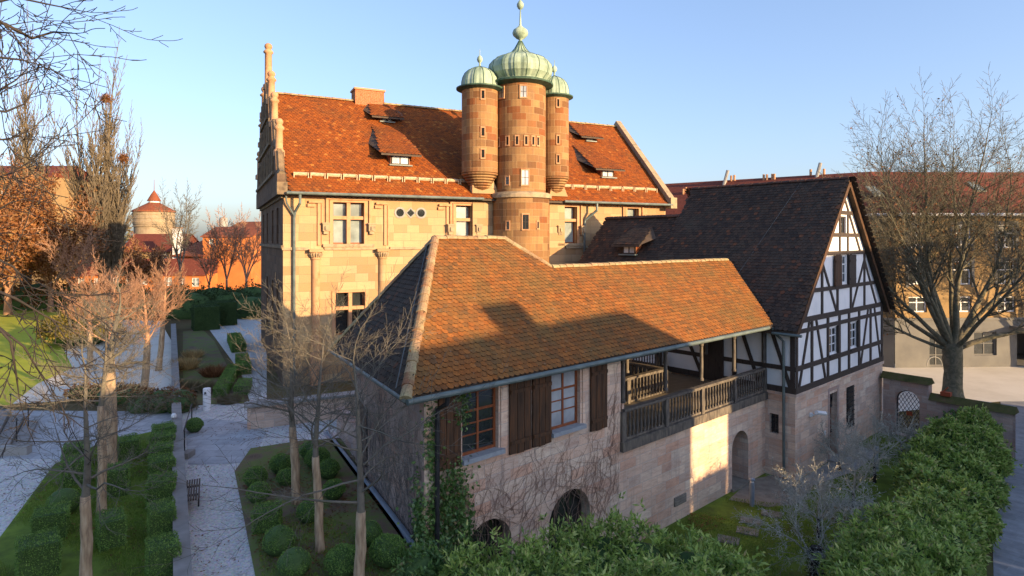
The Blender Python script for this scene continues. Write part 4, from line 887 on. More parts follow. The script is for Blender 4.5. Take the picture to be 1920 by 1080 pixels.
# roof
HS = (AP - HE) / HM; ov = .42; er = HE - HS * ov * .75
def hz(q): return HE + HS * q                      # q: distance in from the side wall
m = MB()
m.slab([FH(-ov, 0 - .22, hz(-ov) + .2), FH(HM, -.22, AP + .2), FH(HM, HB, AP + .2), FH(-ov, HB, hz(-ov) + .2)][::-1], .12)
m.slab([FH(HM, -.22, AP + .2), FH(HW + .35, -.22, hz(-.35) + .2), FH(HW + .35, HB, hz(-.35) + .2), FH(HM, HB, AP + .2)][::-1], .12)
q2 = (10.75 - HE) / HS
m.slab([FH(-ov, HB, hz(-ov) + .18), FH(q2, HB, 10.9), FH(q2, 12.85, 10.9), FH(-ov, 13.3, hz(-ov) + .18)][::-1], .12)
m.slab([FH(q2, HB, 10.9), FH(2 * HM, HB, 6.3), FH(2 * HM, 13.3, 6.3), FH(q2, 12.85, 10.9)][::-1], .12)
m.slab([FH(-ov, 13.3, hz(-ov) + .18), FH(q2, 12.85, 10.9), FH(2 * HM, 13.3, 6.3)], .1)
hroof = m.build('roof', M['roof_under'], hs)
m = MB(); m.prism(FH, [(0, 6.3), (HW, 6.3), (HM, AP)], HB - .1, HB - .3); m.build('rear_gable', M['plaster_old'], hs)
Wd = (FH.u + Vector((0, 0, HS))).normalized(); SLh = math.hypot(HM + ov, HS * (HM + ov)); k2 = math.sqrt(1 + HS * HS)
mb = MB(); rg = random.Random(12)
def in_h(a, b):
    q = -ov + b / k2; d = HB - a
    if not (-.22 < d < HB and q < HM - .03): return False
    z = hz(q) + .2
    if d > GD - .5 and z < min(gz(d), RG if d > gr[1] else 99) + .03 and d < gr[1]: return False
    return True
tile_field(mb, FH(-ov, HB, hz(-ov) + .215), -FH.v, Wd, HB + .5, SLh, in_h, .19, .165, rg, .035, .03)
tile_field(mb, FH(-ov, 13.3, hz(-ov) + .195), -FH.v, Wd, 5.5, SLh, lambda a, b: a > .45 * b / k2 / (q2 + ov) and 13.3 - a > HB and b / k2 - ov < q2, .19, .165, rg, .035)
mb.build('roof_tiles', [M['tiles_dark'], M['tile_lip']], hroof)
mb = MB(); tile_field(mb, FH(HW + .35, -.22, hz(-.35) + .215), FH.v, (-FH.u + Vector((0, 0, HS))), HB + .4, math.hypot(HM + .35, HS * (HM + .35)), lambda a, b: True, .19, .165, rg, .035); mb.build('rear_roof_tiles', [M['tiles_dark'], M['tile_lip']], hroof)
mb = MB(); ridge_row(mb, FH(HM, -.2, AP + .27), FH(HM, HB, AP + .27), .13, .38, rg); mb.build('ridge_tiles', M['ridge_dark'], hroof); mb = MB(); ridge_row(mb, FH(q2, HB, 10.98), FH(q2, 12.85, 10.98), .13, .38, rg); mb.build('ridge_tiles', M['ridge_dark'], hroof)
m = MB(); m.tube([FH(HM, 1.9, AP + .4), FH(HM - .1, 1.9, hz(HM - .1) + .32), FH(.9, 3.3, hz(.9) + .3)], .010, 5); m.build('lightning_wire', M['lead'], hroof)
m = MB()
for s0, s1, z0, z1 in ((-ov, HM, hz(-ov), AP), (HW + .35, HM, hz(-.35), AP)): m.beam(FH, s0, z0 + .04, s1, z1 + .04, .2, -.26, -.225)
m.build('barge_board', M['shutter'], hroof)
m = MB(); m.slab([FH(0, -.21, HE + .02), FH(HM, -.21, AP), FH(HM, .0, AP), FH(0, .0, HE + .02)][::-1], .03); m.build('verge_soffit', M['timber'], hroof)
gutter('gutter', FH(-ov - .05, -.45, hz(-ov) + .12), FH(-ov - .05, GD - .5, hz(-ov) + .12), .06, hs)
# shed dormer on the rear wing (its slope faces the gallery)
FD = Frame(FH(0, 0, 0)[:2], -FH.v)
s_, d_ = hit(FD, 1180, 478, lambda d: hz(d) + .2)
dormer(s_, d_, .9, .6, .95, .5, hroof, FD, lambda d: hz(d) + .2, HS, 'tiles_dark')
# ------------------------------------------------------------------ bare trees
class Twigs:
    def __init__(s, seed): s.v = []; s.f = []; s.n = 0; s.r = random.Random(seed); s.tips = []
    def chain(s, P, Rd, n=4):
        base = s.n; prev = None
        for i, p in enumerate(P):
            d = (P[min(i + 1, len(P) - 1)] - P[max(i - 1, 0)]).normalized()
            if prev is None: x = d.cross(Vector((.3, .2, 1)))
            else: x = prev - d * prev.dot(d)
            if x.length < 1e-4: x = d.orthogonal()
            x.normalize(); prev = x; y = d.cross(x); r = Rd[i]
            for k in range(n):
                a = 6.28318 * k / n; ca, sa = math.cos(a) * r, math.sin(a) * r
                s.v.append((p.x + x.x * ca + y.x * sa, p.y + x.y * ca + y.y * sa, p.z + x.z * ca + y.z * sa))
        for i in range(len(P) - 1):
            for k in range(n):
                a = base + i * n + k; b = base + i * n + (k + 1) % n; s.f.append((a, b, b + n, a + n))
        s.n += n * len(P)
    def grow(s, p, d, L, r, depth, o):
        "o: kids per level, angle per level, ratio, up pull, wobble, minimum radius"
        seg = max(3, int(L / o.get('seg', .35))) if depth > 0 else 3
        seg = min(seg, 7); P = [p.copy()]; Rd = [r]; d = d.normalized(); st = L / seg; g = s.r.gauss
        up = o['up'][min(len(o['up']) - 1, o['max'] - depth)]; wb = o['wob'] * (o.get('w0', 1) if depth == o['max'] else 1)
        for i in range(seg):
            d = (d + Vector((g(0, wb), g(0, wb), g(0, wb) + up))).normalized(); P.append(P[-1] + d * st)
            Rd.append(max(o['rmin'], r * (1 - (1 - o.get('tip', .35)) * (i + 1) / seg)))
        s.chain(P, Rd, 3 if r < .02 else (5 if r < .08 else 7))
        if depth <= 0: s.tips.append((P[-1], d)); return
        lv = o['max'] - depth; kids = o['kids'][min(lv, len(o['kids']) - 1)]; ang = o['ang'][min(lv, len(o['ang']) - 1)]; t0 = o.get('t0', [.25])[min(lv, len(o.get('t0', [.25])) - 1)]
        az = s.r.uniform(0, 6.28)
        for k in range(kids):
            t = t0 + (1 - t0) * (k + s.r.random()) / kids; i = min(seg - 1, int(t * seg)); q = P[i].lerp(P[i + 1], t * seg - i)
            dd = (P[i + 1] - P[i]).normalized(); x = dd.orthogonal().normalized(); y = dd.cross(x); az += 2.4 + g(0, .4); a = ang * s.r.uniform(.7, 1.25)
            nd = dd * math.cos(a) + (x * math.cos(az) + y * math.sin(az)) * math.sin(a)
            ll = L * o['ratio'][min(lv, len(o['ratio']) - 1)] * s.r.uniform(.65, 1.15) * (1 - o.get('taper', .35) * t)
            rr = max(o['rmin'], Rd[i] * o.get('rr', .5)); s.grow(q, nd, ll, rr, depth - 1, o)
        if o.get('lead', True): s.grow(P[-1], d, L * .45, Rd[-1], depth - 1, o)
    def build(s, name, mat, parent=None, base=None): return fill(np.array(s.v, np.float32), np.array(s.f, np.int32), name, mat, parent, base)

def trunk_mesh(pts, rad, name, mat, parent, n=12, flare=True):
    m = MB(); r = random.Random(len(pts)); P = [Vector(p) for p in pts]; Q = []; Rr = []
    for i in range(len(P) - 1):
        for k in range(4): t = k / 4; Q.append(P[i].lerp(P[i + 1], t) + Vector((r.uniform(-.012, .012), r.uniform(-.012, .012), 0))); Rr.append((rad[i] * (1 - t) + rad[i + 1] * t) * r.uniform(.95, 1.05))
    Q.append(P[-1]); Rr.append(rad[-1])
    if flare: Rr[0] *= 1.35; Rr[1] *= 1.08
    m.tube(Q, Rr, n); return m.build(name, M[mat], parent, smooth=True)

# garden limes: pale peeled trunk, grey-green spreading crown
LIME = dict(kids=[19, 11, 7], ang=[1.2, .75, .65], ratio=[.84, .44, .5], up=[.0, .03, .10, .05], wob=.15, rmin=.0035, max=3, seg=.35, t0=[.03, .25, .2], taper=.45, rr=.36, tip=.22, w0=.3)
def lime(base, ztop, zp, r, seed, label, lean=(0, 0), mat='bark_grey', o=LIME, sc=1.0, kids=None):
    r *= .74; b = Vector(base); t = thing('lime_tree', b, label, 'tree', 'bare lime trees in the garden beds'); H = ztop - b.z
    k = Vector((lean[0], lean[1], 0)); top = b + k * ((zp - b.z) / H) + Vector((0, 0, zp - b.z))
    trunk_mesh([b - Vector((0, 0, .1)), b.lerp(top, .5) + Vector((.02, .01, 0)), top], [r * 1.1, r, r * .86], 'trunk', 'bark_pale', t)
    T = Twigs(seed); d = Vector((lean[0] / H, lean[1] / H, 1)); oo = dict(o)
    if kids: oo['kids'] = kids
    T.grow(top - d * .05, d, (ztop - zp) * .66 * sc, r * .74, 3, oo); T.build('crown', M[mat], t); return t
def plan(px, py): return gp(px, py, GZ)
B = plan(160, 1096); lime(B, 8.4, 4.35, .15, 1, 'nearest bare lime tree of the left bed, tan trunk rising from the bottom edge')
B = plan(190, 970); lime(B, 8.3, 5.4, .14, 2, 'thin bare lime tree standing just behind the nearest one in the left bed')
B = plan(205, 886); lime(B, 8.9, 5.6, .26, 3, 'thick trunked bare lime tree in the middle of the left bed')
B = plan(207, 776); lime(B, 9.0, 5.3, .2, 4, 'bare lime tree with reddish sunlit twigs left of the sunlit path', (0, 0), 'bark_warm', dict(LIME, kids=[18, 13, 8], up=[.05, .12, .14, .1], rmin=.005))
WL = dict(LIME); WL['up'] = [.06, .14, .16, .1]; WL['kids'] = [20, 14, 9]; WL['rmin'] = .006; WL['ang'] = [1.0, .7, .6]
B = plan(268, 748); lime(B, 8.6, 5.0, .21, 5, 'sunlit orange tan lime tree beside the parapet wall', (.5, 0), 'bark_warm', WL)
B = plan(297, 695); lime(B, 8.7, 5.2, .19, 6, 'sunlit bare lime tree farthest back along the parapet wall', (.6, 0), 'bark_warm', WL)
B = plan(168, 690); lime(B, 8.3, 4.6, .19, 7, 'reddish bare lime tree farthest back beside the sunny lawn', (0, 0), 'bark_warm', WL)
B = plan(600, 1035); lime(B, 8.8, 4.7, .13, 8, 'bare lime tree in the middle of the right bed between round bushes', (-.30, 0))
B = plan(556, 945); lime(B, 8.4, 4.6, .15, 9, 'leaning bare lime tree at the back of the right bed', (-.35, .1))
B = plan(672, 1100); lime(B, 8.9, 4.05, .15, 10, 'nearest bare lime tree of the right bed with wide crown before the side wall', (.2, .1), kids=[17, 9, 6])

# plane trees at the street
def plane(base, H, seed, label, parts, r=.62, o2=None):
    b = Vector(base); t = thing('plane_tree', b, label, 'tree', 'big bare plane trees by the plaza'); fork = b + Vector((0, 0, 3.4))
    trunk_mesh([b - Vector((0, 0, .2)), b + Vector((.05, 0, 1.6)), fork], [r * .95, r * .78, r * .86], 'trunk', 'bark_plane', t, 16)
    T = Twigs(seed)
    o = dict(kids=[11, 7, 5, 3], ang=[.66, .65, .7], ratio=[.44, .48, .5, .5], up=[.05, .04, .03, .02], wob=.085, rmin=.0085, max=4, seg=1.1, t0=[.36, .15, .12], taper=.15, rr=.46, tip=.25)
    if o2: o.update(o2)
    for d, L, rr in parts: T.grow(fork - Vector((0, 0, .5)), Vector(d), L, rr, 4, o)
    T.build('crown', M['bark_plane'], t)
    g = np.random.default_rng(seed); tp = np.array([p for p, d in T.tips]); k = g.random(len(tp)) < .10; c = tp[k] + g.normal(size=(k.sum(), 3)) * .06
    v, f = leaves(g, c, .12, .05, droop=.8); fill(v, f, 'withered_leaves', M['leaf_brown'], t); return t
plane((27.0, 37.6, 0), 20, 21, 'large bare plane tree with thick grey forked trunk behind the garden gate', [((-.50, 0, 1), 9.6, .20), ((-.14, .2, 1), 9.9, .23), ((.18, -.1, 1), 9.9, .22), ((.55, .1, .9), 9.6, .2), ((-.85, -.2, .72), 8.2, .16), ((1, -.1, .5), 8.5, .18), ((-.2, .6, .9), 8.2, .16), ((-1, .1, .35), 6.2, .12), ((.1, -.8, .9), 7.5, .15), ((-1, .3, .6), 8.6, .15), ((-.6, -.5, .75), 8.5, .14), ((-.35, .1, 1), 9.9, .18), ((.35, .3, 1), 9.9, .18), ((.8, .2, .8), 8.6, .16)])
plane((42.5, 44, 0), 20, 22, 'second bare plane tree at the right edge of the picture', [((-.35, 0, 1), 9, .2), ((.2, .2, 1), 9, .2), ((-.7, -.1, .9), 8.5, .18), ((-.1, -.4, 1), 9, .18)])

# overhanging near tree at the top left
t = thing('overhanging_tree', (-8.5, 6.5, GZ), 'dark bare branches of a near tree reaching in at the top left', 'tree')
trunk_mesh([(-8.5, 6.5, GZ - .1), (-8.3, 6.6, 7), (-8.1, 6.6, 12.5)], [.26, .2, .12], 'trunk', 'bark_dark', t)
T = Twigs(33)
OH = dict(kids=[8, 5, 3], ang=[.65, .7, .6], ratio=[.38, .5, .5], up=[.0, .01, .03], wob=.12, rmin=.0042, max=2, seg=.22, t0=[.1, .1], taper=.4, rr=.5, tip=.35)
def limb(px, r0, D):
    P = [at(x, y, D + .25 * math.sin(i * 1.7)) for i, (x, y) in enumerate(px)]; n = len(P); r0 *= .62
    Rd = [r0 * (1 - .75 * i / (n - 1)) for i in range(n)]; T.chain(P, Rd, 6)
    for i in range(n - 1):
        for k in range(2):
            t_ = T.r.random(); q = P[i].lerp(P[i + 1], t_); d = (P[i + 1] - P[i]).normalized(); x = d.orthogonal().normalized(); y = d.cross(x); a = T.r.uniform(0, 6.28)
            T.grow(q, d * .75 + (x * math.cos(a) + y * math.sin(a)) * .75, T.r.uniform(.35, .8), max(.005, Rd[i] * .36), 2, dict(OH, kids=[3, 2]))
    T.grow(P[-1], (P[-1] - P[-2]), .4, Rd[-1], 1, dict(OH, kids=[3], max=1))
limb([(-330, 180), (-160, 60), (-60, 30), (10, 45), (60, 72), (100, 60), (135, 62)], .045, 6.2)
limb([(-330, 180), (-200, 110), (-80, 90), (0, 108), (40, 112), (75, 122)], .035, 5.8)
limb([(-330, 240), (-180, 90), (-50, 15), (30, -5), (90, 8), (150, 20)], .035, 6.6)
limb([(-300, 330), (-120, 250), (-40, 200), (10, 210), (45, 195), (62, 172)], .03, 6.0)
limb([(-300, 380), (-130, 290), (-30, 262), (20, 262), (58, 240)], .026, 6.4)
limb([(-300, 430), (-120, 420), (-30, 412), (18, 380), (50, 372)], .024, 6.2)
limb([(-300, 480), (-140, 500), (-20, 540), (30, 560), (80, 590), (110, 605)], .035, 5.6)
limb([(-300, 480), (-140, 540), (-30, 585), (20, 640), (30, 700), (36, 745)], .032, 5.4)
limb([(-300, 480), (-150, 520), (-20, 600), (45, 650), (75, 700), (95, 735)], .028, 6.0)
limb([(-300, 60), (-150, 20), (-60, 5), (-10, 30), (25, 62), (48, 100)], .03, 6.0)
limb([(-300, 250), (-140, 175), (-60, 160), (0, 168), (30, 150), (50, 130)], .03, 6.3)
limb([(-300, 400), (-160, 350), (-50, 335), (5, 330), (40, 318)], .026, 5.9)
limb([(-300, 520), (-150, 470), (-40, 470), (25, 500), (60, 540), (85, 545)], .03, 5.8)
T.build('crown', M['bark_dark'], t)

# background trees
POP = dict(kids=[26, 12, 6], ang=[.33, .38, .4], ratio=[.31, .38, .42], up=[.0, .07, .08, .08], wob=.05, rmin=.02, max=3, seg=2.0, t0=[.04, .1, .1], taper=.45, rr=.34, tip=.2)
def poplar(base, H, r, seed, label, kids=None, mat='bark_poplar', clumps=0, leafm=None):
    b = Vector(base); t = thing('poplar_tree', b, label, 'tree', 'tall narrow poplars at the back of the garden'); T = Twigs(seed); o = dict(POP)
    if kids: o['kids'] = kids
    trunk_mesh([b - Vector((0, 0, .3)), b + Vector((0, 0, H * .08)), b + Vector((0, 0, H * .2))], [r, r * .85, r * .7], 'trunk', 'bark_poplar', t)
    for k in range(12):
        a = k * 2.4; q = Vector((math.cos(a), math.sin(a), 0)); T.grow(b + Vector((0, 0, H * (.06 + .012 * k))) + q * r * .4, q * (.12 + .02 * (k % 5)) + Vector((0, 0, 1)), H * (.36 + .30 * ((k * 7) % 5) / 5), r * .26, 3, o)
    T.grow(b + Vector((0, 0, H * .2)), Vector((0, 0, 1)), H * .62, r * .6, 3, dict(o, kids=[34, 14, 6], w0=.2, t0=[.0, .1, .1]))
    T.build('crown', M[mat], t); return t, T
POPB, _ = poplar(gp(198, 577, GZ), 23.5, .85, 41, 'tall bare grey poplar with two bird nests left of the round tower')
for px, py, rr in ((198, 185, .42), (231, 297, .32)):
    P = at(px, py, POPB.location.y - .3); g = np.random.default_rng(int(px)); c = g.normal(size=(500, 3)) * rr * .36 + np.array(P); v, f = leaves(g, c, .5, .03, droop=0)
    tag(fill(v, f, 'bird_nest', M['leaf_brown'], base=tuple(P)), 'round twig bird nest near the top of the poplar' if px < 200 else 'lower twig bird nest on the right side of the poplar', 'nest')
poplar(gp(48, 575, GZ), 26, .6, 42, 'bare poplar rising above the orange leaved trees at the left', [13, 7, 4])
def leafy(base, H, W, seed, label, mat, n, ll, name='beech_tree', bark='bark_warm', dens=1.0):
    "a crown of small leaves in many uneven clumps on real limbs"
    b = Vector(base); t = thing(name, b, label, 'tree'); T = Twigs(seed)
    o = dict(kids=[7, 6, 4], ang=[.6, .7, .7], ratio=[.5, .5, .5], up=[.04, .04, .02], wob=.10, rmin=.02, max=3, seg=1.2, t0=[.15, .1], taper=.2, rr=.45, tip=.3)
    trunk_mesh([b - Vector((0, 0, .3)), b + Vector((0, 0, H * .18))], [H * .022, H * .017], 'trunk', bark, t)
    for k in range(6): a = k * 2.4; T.grow(b + Vector((0, 0, H * .15)), Vector((math.cos(a) * W / H, math.sin(a) * W / H, .9)), H * .48, H * .008, 3, o)
    T.grow(b + Vector((0, 0, H * .15)), Vector((0, 0, 1)), H * .55, H * .012, 3, o); T.build('crown', M[bark], t)
    g = np.random.default_rng(seed); tp = np.array([tuple(p) for p, d in T.tips]); c = tp[g.integers(0, len(tp), n)] + g.normal(size=(n, 3)) * W * .03
    v, f = leaves(g, c, ll, ll * .32, droop=.2); fill(v, f, 'foliage', M[mat], t); return t
leafy(gp(15, 590, GZ), 15, 7.5, 51, 'orange leaved beech tree at the left edge in low sun', 'leaf_orange', 22000, .26)
leafy(gp(95, 585, GZ), 12.5, 6, 52, 'orange brown beech tree just left of the tall poplar', 'leaf_orange', 9000, .25)
leafy(gp(-90, 610, GZ), 12, 8, 53, 'orange beech tree mostly outside the left edge', 'leaf_orange', 12000, .36)
leafy(gp(255, 560, GZ), 7.5, 5, 54, 'low brown leaved tree between poplar and round tower', 'leaf_orange', 3500, .30)
BG = dict(kids=[8, 7, 5], ang=[.5, .6, .6], ratio=[.45, .45, .5], up=[.05, .03, .0, -.02], wob=.09, rmin=.016, max=3, seg=1.2, t0=[.2, .1], taper=.3, rr=.42, tip=.3)
def bare(base, H, W, seed, label, mat='bark_warm', name='bare_tree', o=BG, n=4):
    b = Vector(base); t = thing(name, b, label, 'tree', 'bare trees before the background buildings'); T = Twigs(seed); r = H * .013
    trunk_mesh([b - Vector((0, 0, .2)), b + Vector((0, 0, H * .12)), b + Vector((0, 0, H * .26))], [r, r * .85, r * .7], 'trunk', mat, t)
    for k in range(n): a = k * 2.4 + seed; T.grow(b + Vector((0, 0, H * .24)), Vector((math.cos(a) * W, math.sin(a) * W, 1)), H * .42, r * .55, 3, o)
    T.build('crown', M[mat], t); return t
bare(gp(338, 560, GZ), 15.5, .22, 61, 'pale slender birch right of the round tower', 'bark_grey', 'birch_tree')
bare(gp(392, 575, GZ), 9.8, .35, 62, 'small bare tree left of the orange house wall', 'bark_warm')
bare(gp(425, 572, GZ), 11.5, .35, 63, 'bare tree in the middle of the orange house wall', 'bark_warm')
bare(gp(462, 575, GZ), 12, .35, 64, 'bare tree in front of the right end of the orange house wall', 'bark_warm')
bare(gp(300, 560, GZ), 7.5, .4, 65, 'low bare bushy tree in front of the low roofed row', 'bark_warm')
bare(gp(140, 600, GZ), 9, .4, 66, 'bare reddish tree behind the sunny lawn', 'bark_warm')

# ------------------------------------------------------------------ clipped box and bushes
def box_cube(w, d, h, seed, rnd=0.0):
    g = np.random.default_rng(seed); n = int(4600 * (w * d + 2 * h * (w + d)) / 2.6); P = []
    A = [w * d, w * h, w * h, d * h, d * h]; A = np.array(A) / sum(A); side = g.choice(5, n, p=A); u = g.uniform(-.5, .5, n); q = g.uniform(-.5, .5, n); j = g.normal(0, .009, n)
    c = np.zeros((n, 3)); o = np.zeros((n, 3))
    for k, (ax, sg) in enumerate(((2, 1), (1, -1), (1, 1), (0, -1), (0, 1))):
        m = side == k
        if ax == 2: c[m] = np.stack([u[m] * w, q[m] * d, np.full(m.sum(), h)], 1)
        if ax == 1: c[m] = np.stack([u[m] * w, np.full(m.sum(), sg * d / 2), (q[m] + .5) * h], 1)
        if ax == 0: c[m] = np.stack([np.full(m.sum(), sg * w / 2), u[m] * d, (q[m] + .5) * h], 1)
        o[m, ax] = sg
    wob = .012 * np.sin(c[:, [0]] * 9 + seed) + .012 * np.sin(c[:, [1]] * 8 + c[:, [2]] * 7)
    c += o * (j[:, None] + wob); return g, c, o
def ball(r, seed, sq=.92, dens=1.0):
    g = np.random.default_rng(seed); n = int(4600 * r * r * 4 * dens); d = g.normal(size=(n, 3)); d[:, 2] = np.abs(d[:, 2]) * 1.0 - .25 * g.random(n); d /= np.linalg.norm(d, axis=1)[:, None]
    wob = 1 + .04 * np.sin(d[:, [0]] * 6 + seed) * np.sin(d[:, [1]] * 5 + 2) + g.normal(0, .012, (n, 1)); c = d * r * wob; c[:, 2] = c[:, 2] * sq + r * sq * .85; return g, c, d
def hedge_obj(kind, name, loc, size, seed, label, cat='hedge', group=None, mat='box', rot0=False):
    loc = Vector(loc)
    if kind == 'cube':
        q_ = [.92 + .16 * ((seed * k) % 11) / 10 for k in (7, 5, 3)]; size = tuple(s_ * k for s_, k in zip(size, q_)); g, c, o = box_cube(*size, seed)
    else: g, c, o = ball(size * (.93 + .14 * ((seed * 37) % 10) / 10), seed)
    an = math.atan2(loc.x, loc.y) + .12 * math.sin(seed * 2.3) if kind == 'cube' and not rot0 else 0.0; cs_, sn_ = math.cos(an), math.sin(an); Rm = np.array([[cs_, -sn_, 0], [sn_, cs_, 0], [0, 0, 1]]); Rm = Rm if kind != 'cube' else np.array([[cs_, sn_, 0], [-sn_, cs_, 0], [0, 0, 1]])
    c = c @ Rm.T; o = o @ Rm.T
    v, f = leaves(g, c, .038, .0125, out=o * .3, droop=0); v = v + np.array(loc)
    t = thing(name, loc, label, cat, group); fill(v, f, 'foliage', M[mat], t)
    m = MB()
    if kind == 'cube':
        w, d, h = size; fr = Frame(loc[:2], (cs_, -sn_)); m.box(fr, -w / 2 + .03, w / 2 - .03, -d / 2 + .03, d / 2 - .03, loc.z - .02, loc.z + h - .03)
    else:
        m.lathe((loc.x, loc.y), [(size * .95 * math.sin(a), loc.z + size * .92 * .85 - size * .92 * .95 * math.cos(a)) for a in np.linspace(.5, 3.14, 9)], 16)
    m.build('inner_twigs', M['box_core'], t, smooth=kind != 'cube'); return t
G1 = 'clipped box cubes of the left bed'; G2 = 'clipped round box bushes'
ordn = ['nearest', 'second', 'third', 'fourth', 'fifth', 'sixth', 'seventh', 'eighth']
for i, (px, py, wpx) in enumerate(((295, 1098, 58), (294, 1022, 52), (295, 962, 50), (296, 912, 46), (297, 880, 44), (299, 858, 42), (301, 842, 40))):
    P = gp(px, py, GZ); k = P.y / F; hedge_obj('cube', 'box_cube', (P.x - .12, P.y + .4, GZ + .03), (wpx * k * .86, .74, .72 if i < 4 else .62), 100 + i, f'{ordn[i]} clipped box cube of the right-hand row along the parapet wall, counted from the front', 'hedge', G1)
for i, (px, py, wpx, lab) in enumerate(((44, 1096, 66, 'front left'), (72, 1022, 60, 'left, second'), (187, 1038, 42, 'centre'), (125, 915, 46, 'left, behind the round bush'), (196, 938, 44, 'centre, behind the thin trunk'), (225, 868, 34, 'back, right of the thick trunk'), (126, 885, 42, 'back left'))):
    P = gp(px, py, GZ); k = P.y / F; hedge_obj('cube', 'box_cube', (P.x, P.y + .4, GZ + .03), (wpx * k, .75, .70), 120 + i, f'clipped box cube of the left bed standing {lab}', 'hedge', G1)
for i, (px, py, rpx, lab) in enumerate(((98, 978, 29, 'round box bush between two box cubes in the left bed'), (470, 922, 21, 'round box bush at the back left corner of the right bed'), (476, 952, 22, 'second round box bush along the gravel path in the right bed'), (511, 1055, 31, 'round box bush before the box cube of the right bed'), (519, 896, 20, 'round box bush behind the path edge bushes'), (531, 918, 18, 'small round box bush left of the leaning lime tree'), (575, 868, 20, 'back left bush of the cluster behind the leaning lime tree'), (588, 888, 22, 'middle bush of the cluster behind the leaning lime tree'), (610, 905, 20, 'right bush of the cluster behind the leaning lime tree'), (572, 990, 24, 'round box bush left of the middle lime tree trunk'), (540, 1100, 32, 'round box bush cut by the bottom edge near the gravel path'), (634, 1098, 32, 'round box bush at the bottom edge left of the nearest lime trunk'), (720, 1078, 33, 'round box bush at the bottom edge right of the nearest lime trunk'), (685, 1035, 26, 'round box bush just behind the nearest lime trunk of the right bed'), (620, 945, 20, 'round box bush right of the middle lime tree'), (357, 815, 15, 'small brownish green round bush beside the handrail'))):
    P = gp(px, py, GZ); k = P.y / F; hedge_obj('ball', 'round_bush', (P.x, P.y + rpx * k, GZ + .02), rpx * k, 140 + i, lab, 'bush', G2)
P = gp(490, 1005, GZ); hedge_obj('cube', 'box_cube', (P.x, P.y + .35, GZ + .03), (.66, .66, .55), 170, 'single clipped box cube of the right bed beside the gravel path', 'hedge', G1)

def mound(name, blobs, n, ll, lw, mat, label, cat='hedge', seed=1, cluster=9, core='box_core', zcut=0.0, base=None, stuffed=False, droop=.35):
    "hedge mass: leaves in whorls over uneven lobes, dark twigs inside"
    g = np.random.default_rng(seed); A = np.array([b[3] * b[4] + b[3] * b[5] + b[4] * b[5] for b in blobs]); A = A / A.sum()
    k = g.choice(len(blobs), n, p=A); B = np.array(blobs)[k]; d = g.normal(size=(n, 3)); d[:, 2] = np.abs(d[:, 2]) - .3 * g.random(n); d /= np.linalg.norm(d, axis=1)[:, None]
    lump = 1 + .10 * np.sin(d[:, 0] * 7 + B[:, 0] * 3) * np.sin(d[:, 1] * 6 + B[:, 1] * 2 + d[:, 2] * 5) + g.exponential(.055, n) - .03
    c = B[:, :3] + d * B[:, 3:6] * lump[:, None]
    keep = c[:, 2] > zcut
    for bb in blobs:      # drop whorls buried inside another lobe
        q = (c - np.array(bb[:3])) / np.array(bb[3:6]); keep &= (q ** 2).sum(1) > .80
    c = c[keep]; d = d[keep]; c = np.repeat(c, cluster, 0) + g.normal(0, ll * .25, (len(c) * cluster, 3)); d = np.repeat(d, cluster, 0)
    v, f = leaves(g, c, ll, lw, out=d * .7 + np.array([0, 0, .25]), droop=droop, spread=.9)
    bs = base or (blobs[0][0], blobs[0][1], 0); t = thing(name, bs, label, cat); fill(v, f, 'foliage', M[mat], t)
    m = MB()
    for x, y, z, rx, ry, rz_ in blobs:
        K, L = 14, 8; b0 = len(m.v)
        for i in range(L + 1):
            for j in range(K): a = math.pi * i / L; b = 2 * math.pi * j / K; m.v.append((x + rx * .9 * math.sin(a) * math.cos(b), y + ry * .9 * math.sin(a) * math.sin(b), z + rz_ * .9 * math.cos(a)))
        for i in range(L):
            for j in range(K): m.f.append((b0 + i * K + j, b0 + i * K + (j + 1) % K, b0 + (i + 1) * K + (j + 1) % K, b0 + (i + 1) * K + j))
    m.build('inner_twigs', M[core], t, smooth=True); return t
def lobes(px, z, r, rz_=None, seed=0):
    "lobes whose tops are seen at (px,py) at plan depth Y: (px,py,Y,radius)"
    out = []
    for x, y, Y, rad in px:
        P = at(x, y, Y); h = P.z * .62; out.append((P.x, P.y, P.z - h, rad, rad, h))
    return out
mound('laurel_hedge', lobes([(905, 1046, 12.8, .95), (985, 1030, 12.4, .9), (1050, 1012, 13.2, .9), (1130, 990, 13.6, 1.05), (1205, 1000, 13.2, 1.0), (1290, 1018, 13.0, 1.0), (1350, 1045, 12.6, .85), (1385, 1055, 12.0, .7), (940, 1085, 11.2, .9), (1080, 1065, 11.3, 1.1), (1220, 1065, 11.3, 1.1), (1320, 1075, 11.0, .8), (870, 1040, 12.2, .55)], 0, 0), 6500, .15, .024, 'laurel', 'bright green leafy hedge in front of the round-arched cellar windows', seed=201)
mound('laurel_hedge', lobes([(1680, 965, 15.6, 1.1), (1745, 955, 16.4, .9), (1640, 1005, 14.4, .95), (1725, 1005, 14.6, 1.1), (1610, 1050, 13.4, .7), (1690, 1050, 13.2, 1.0), (1775, 1040, 14.0, .62), (1600, 1090, 12.6, .6), (1670, 1095, 12.2, .95), (1755, 1090, 12.7, .75), (1780, 985, 15.6, .6)], 0, 0), 6500, .16, .026, 'laurel', 'big green leafy hedge at the bottom right beside the street', seed=202)
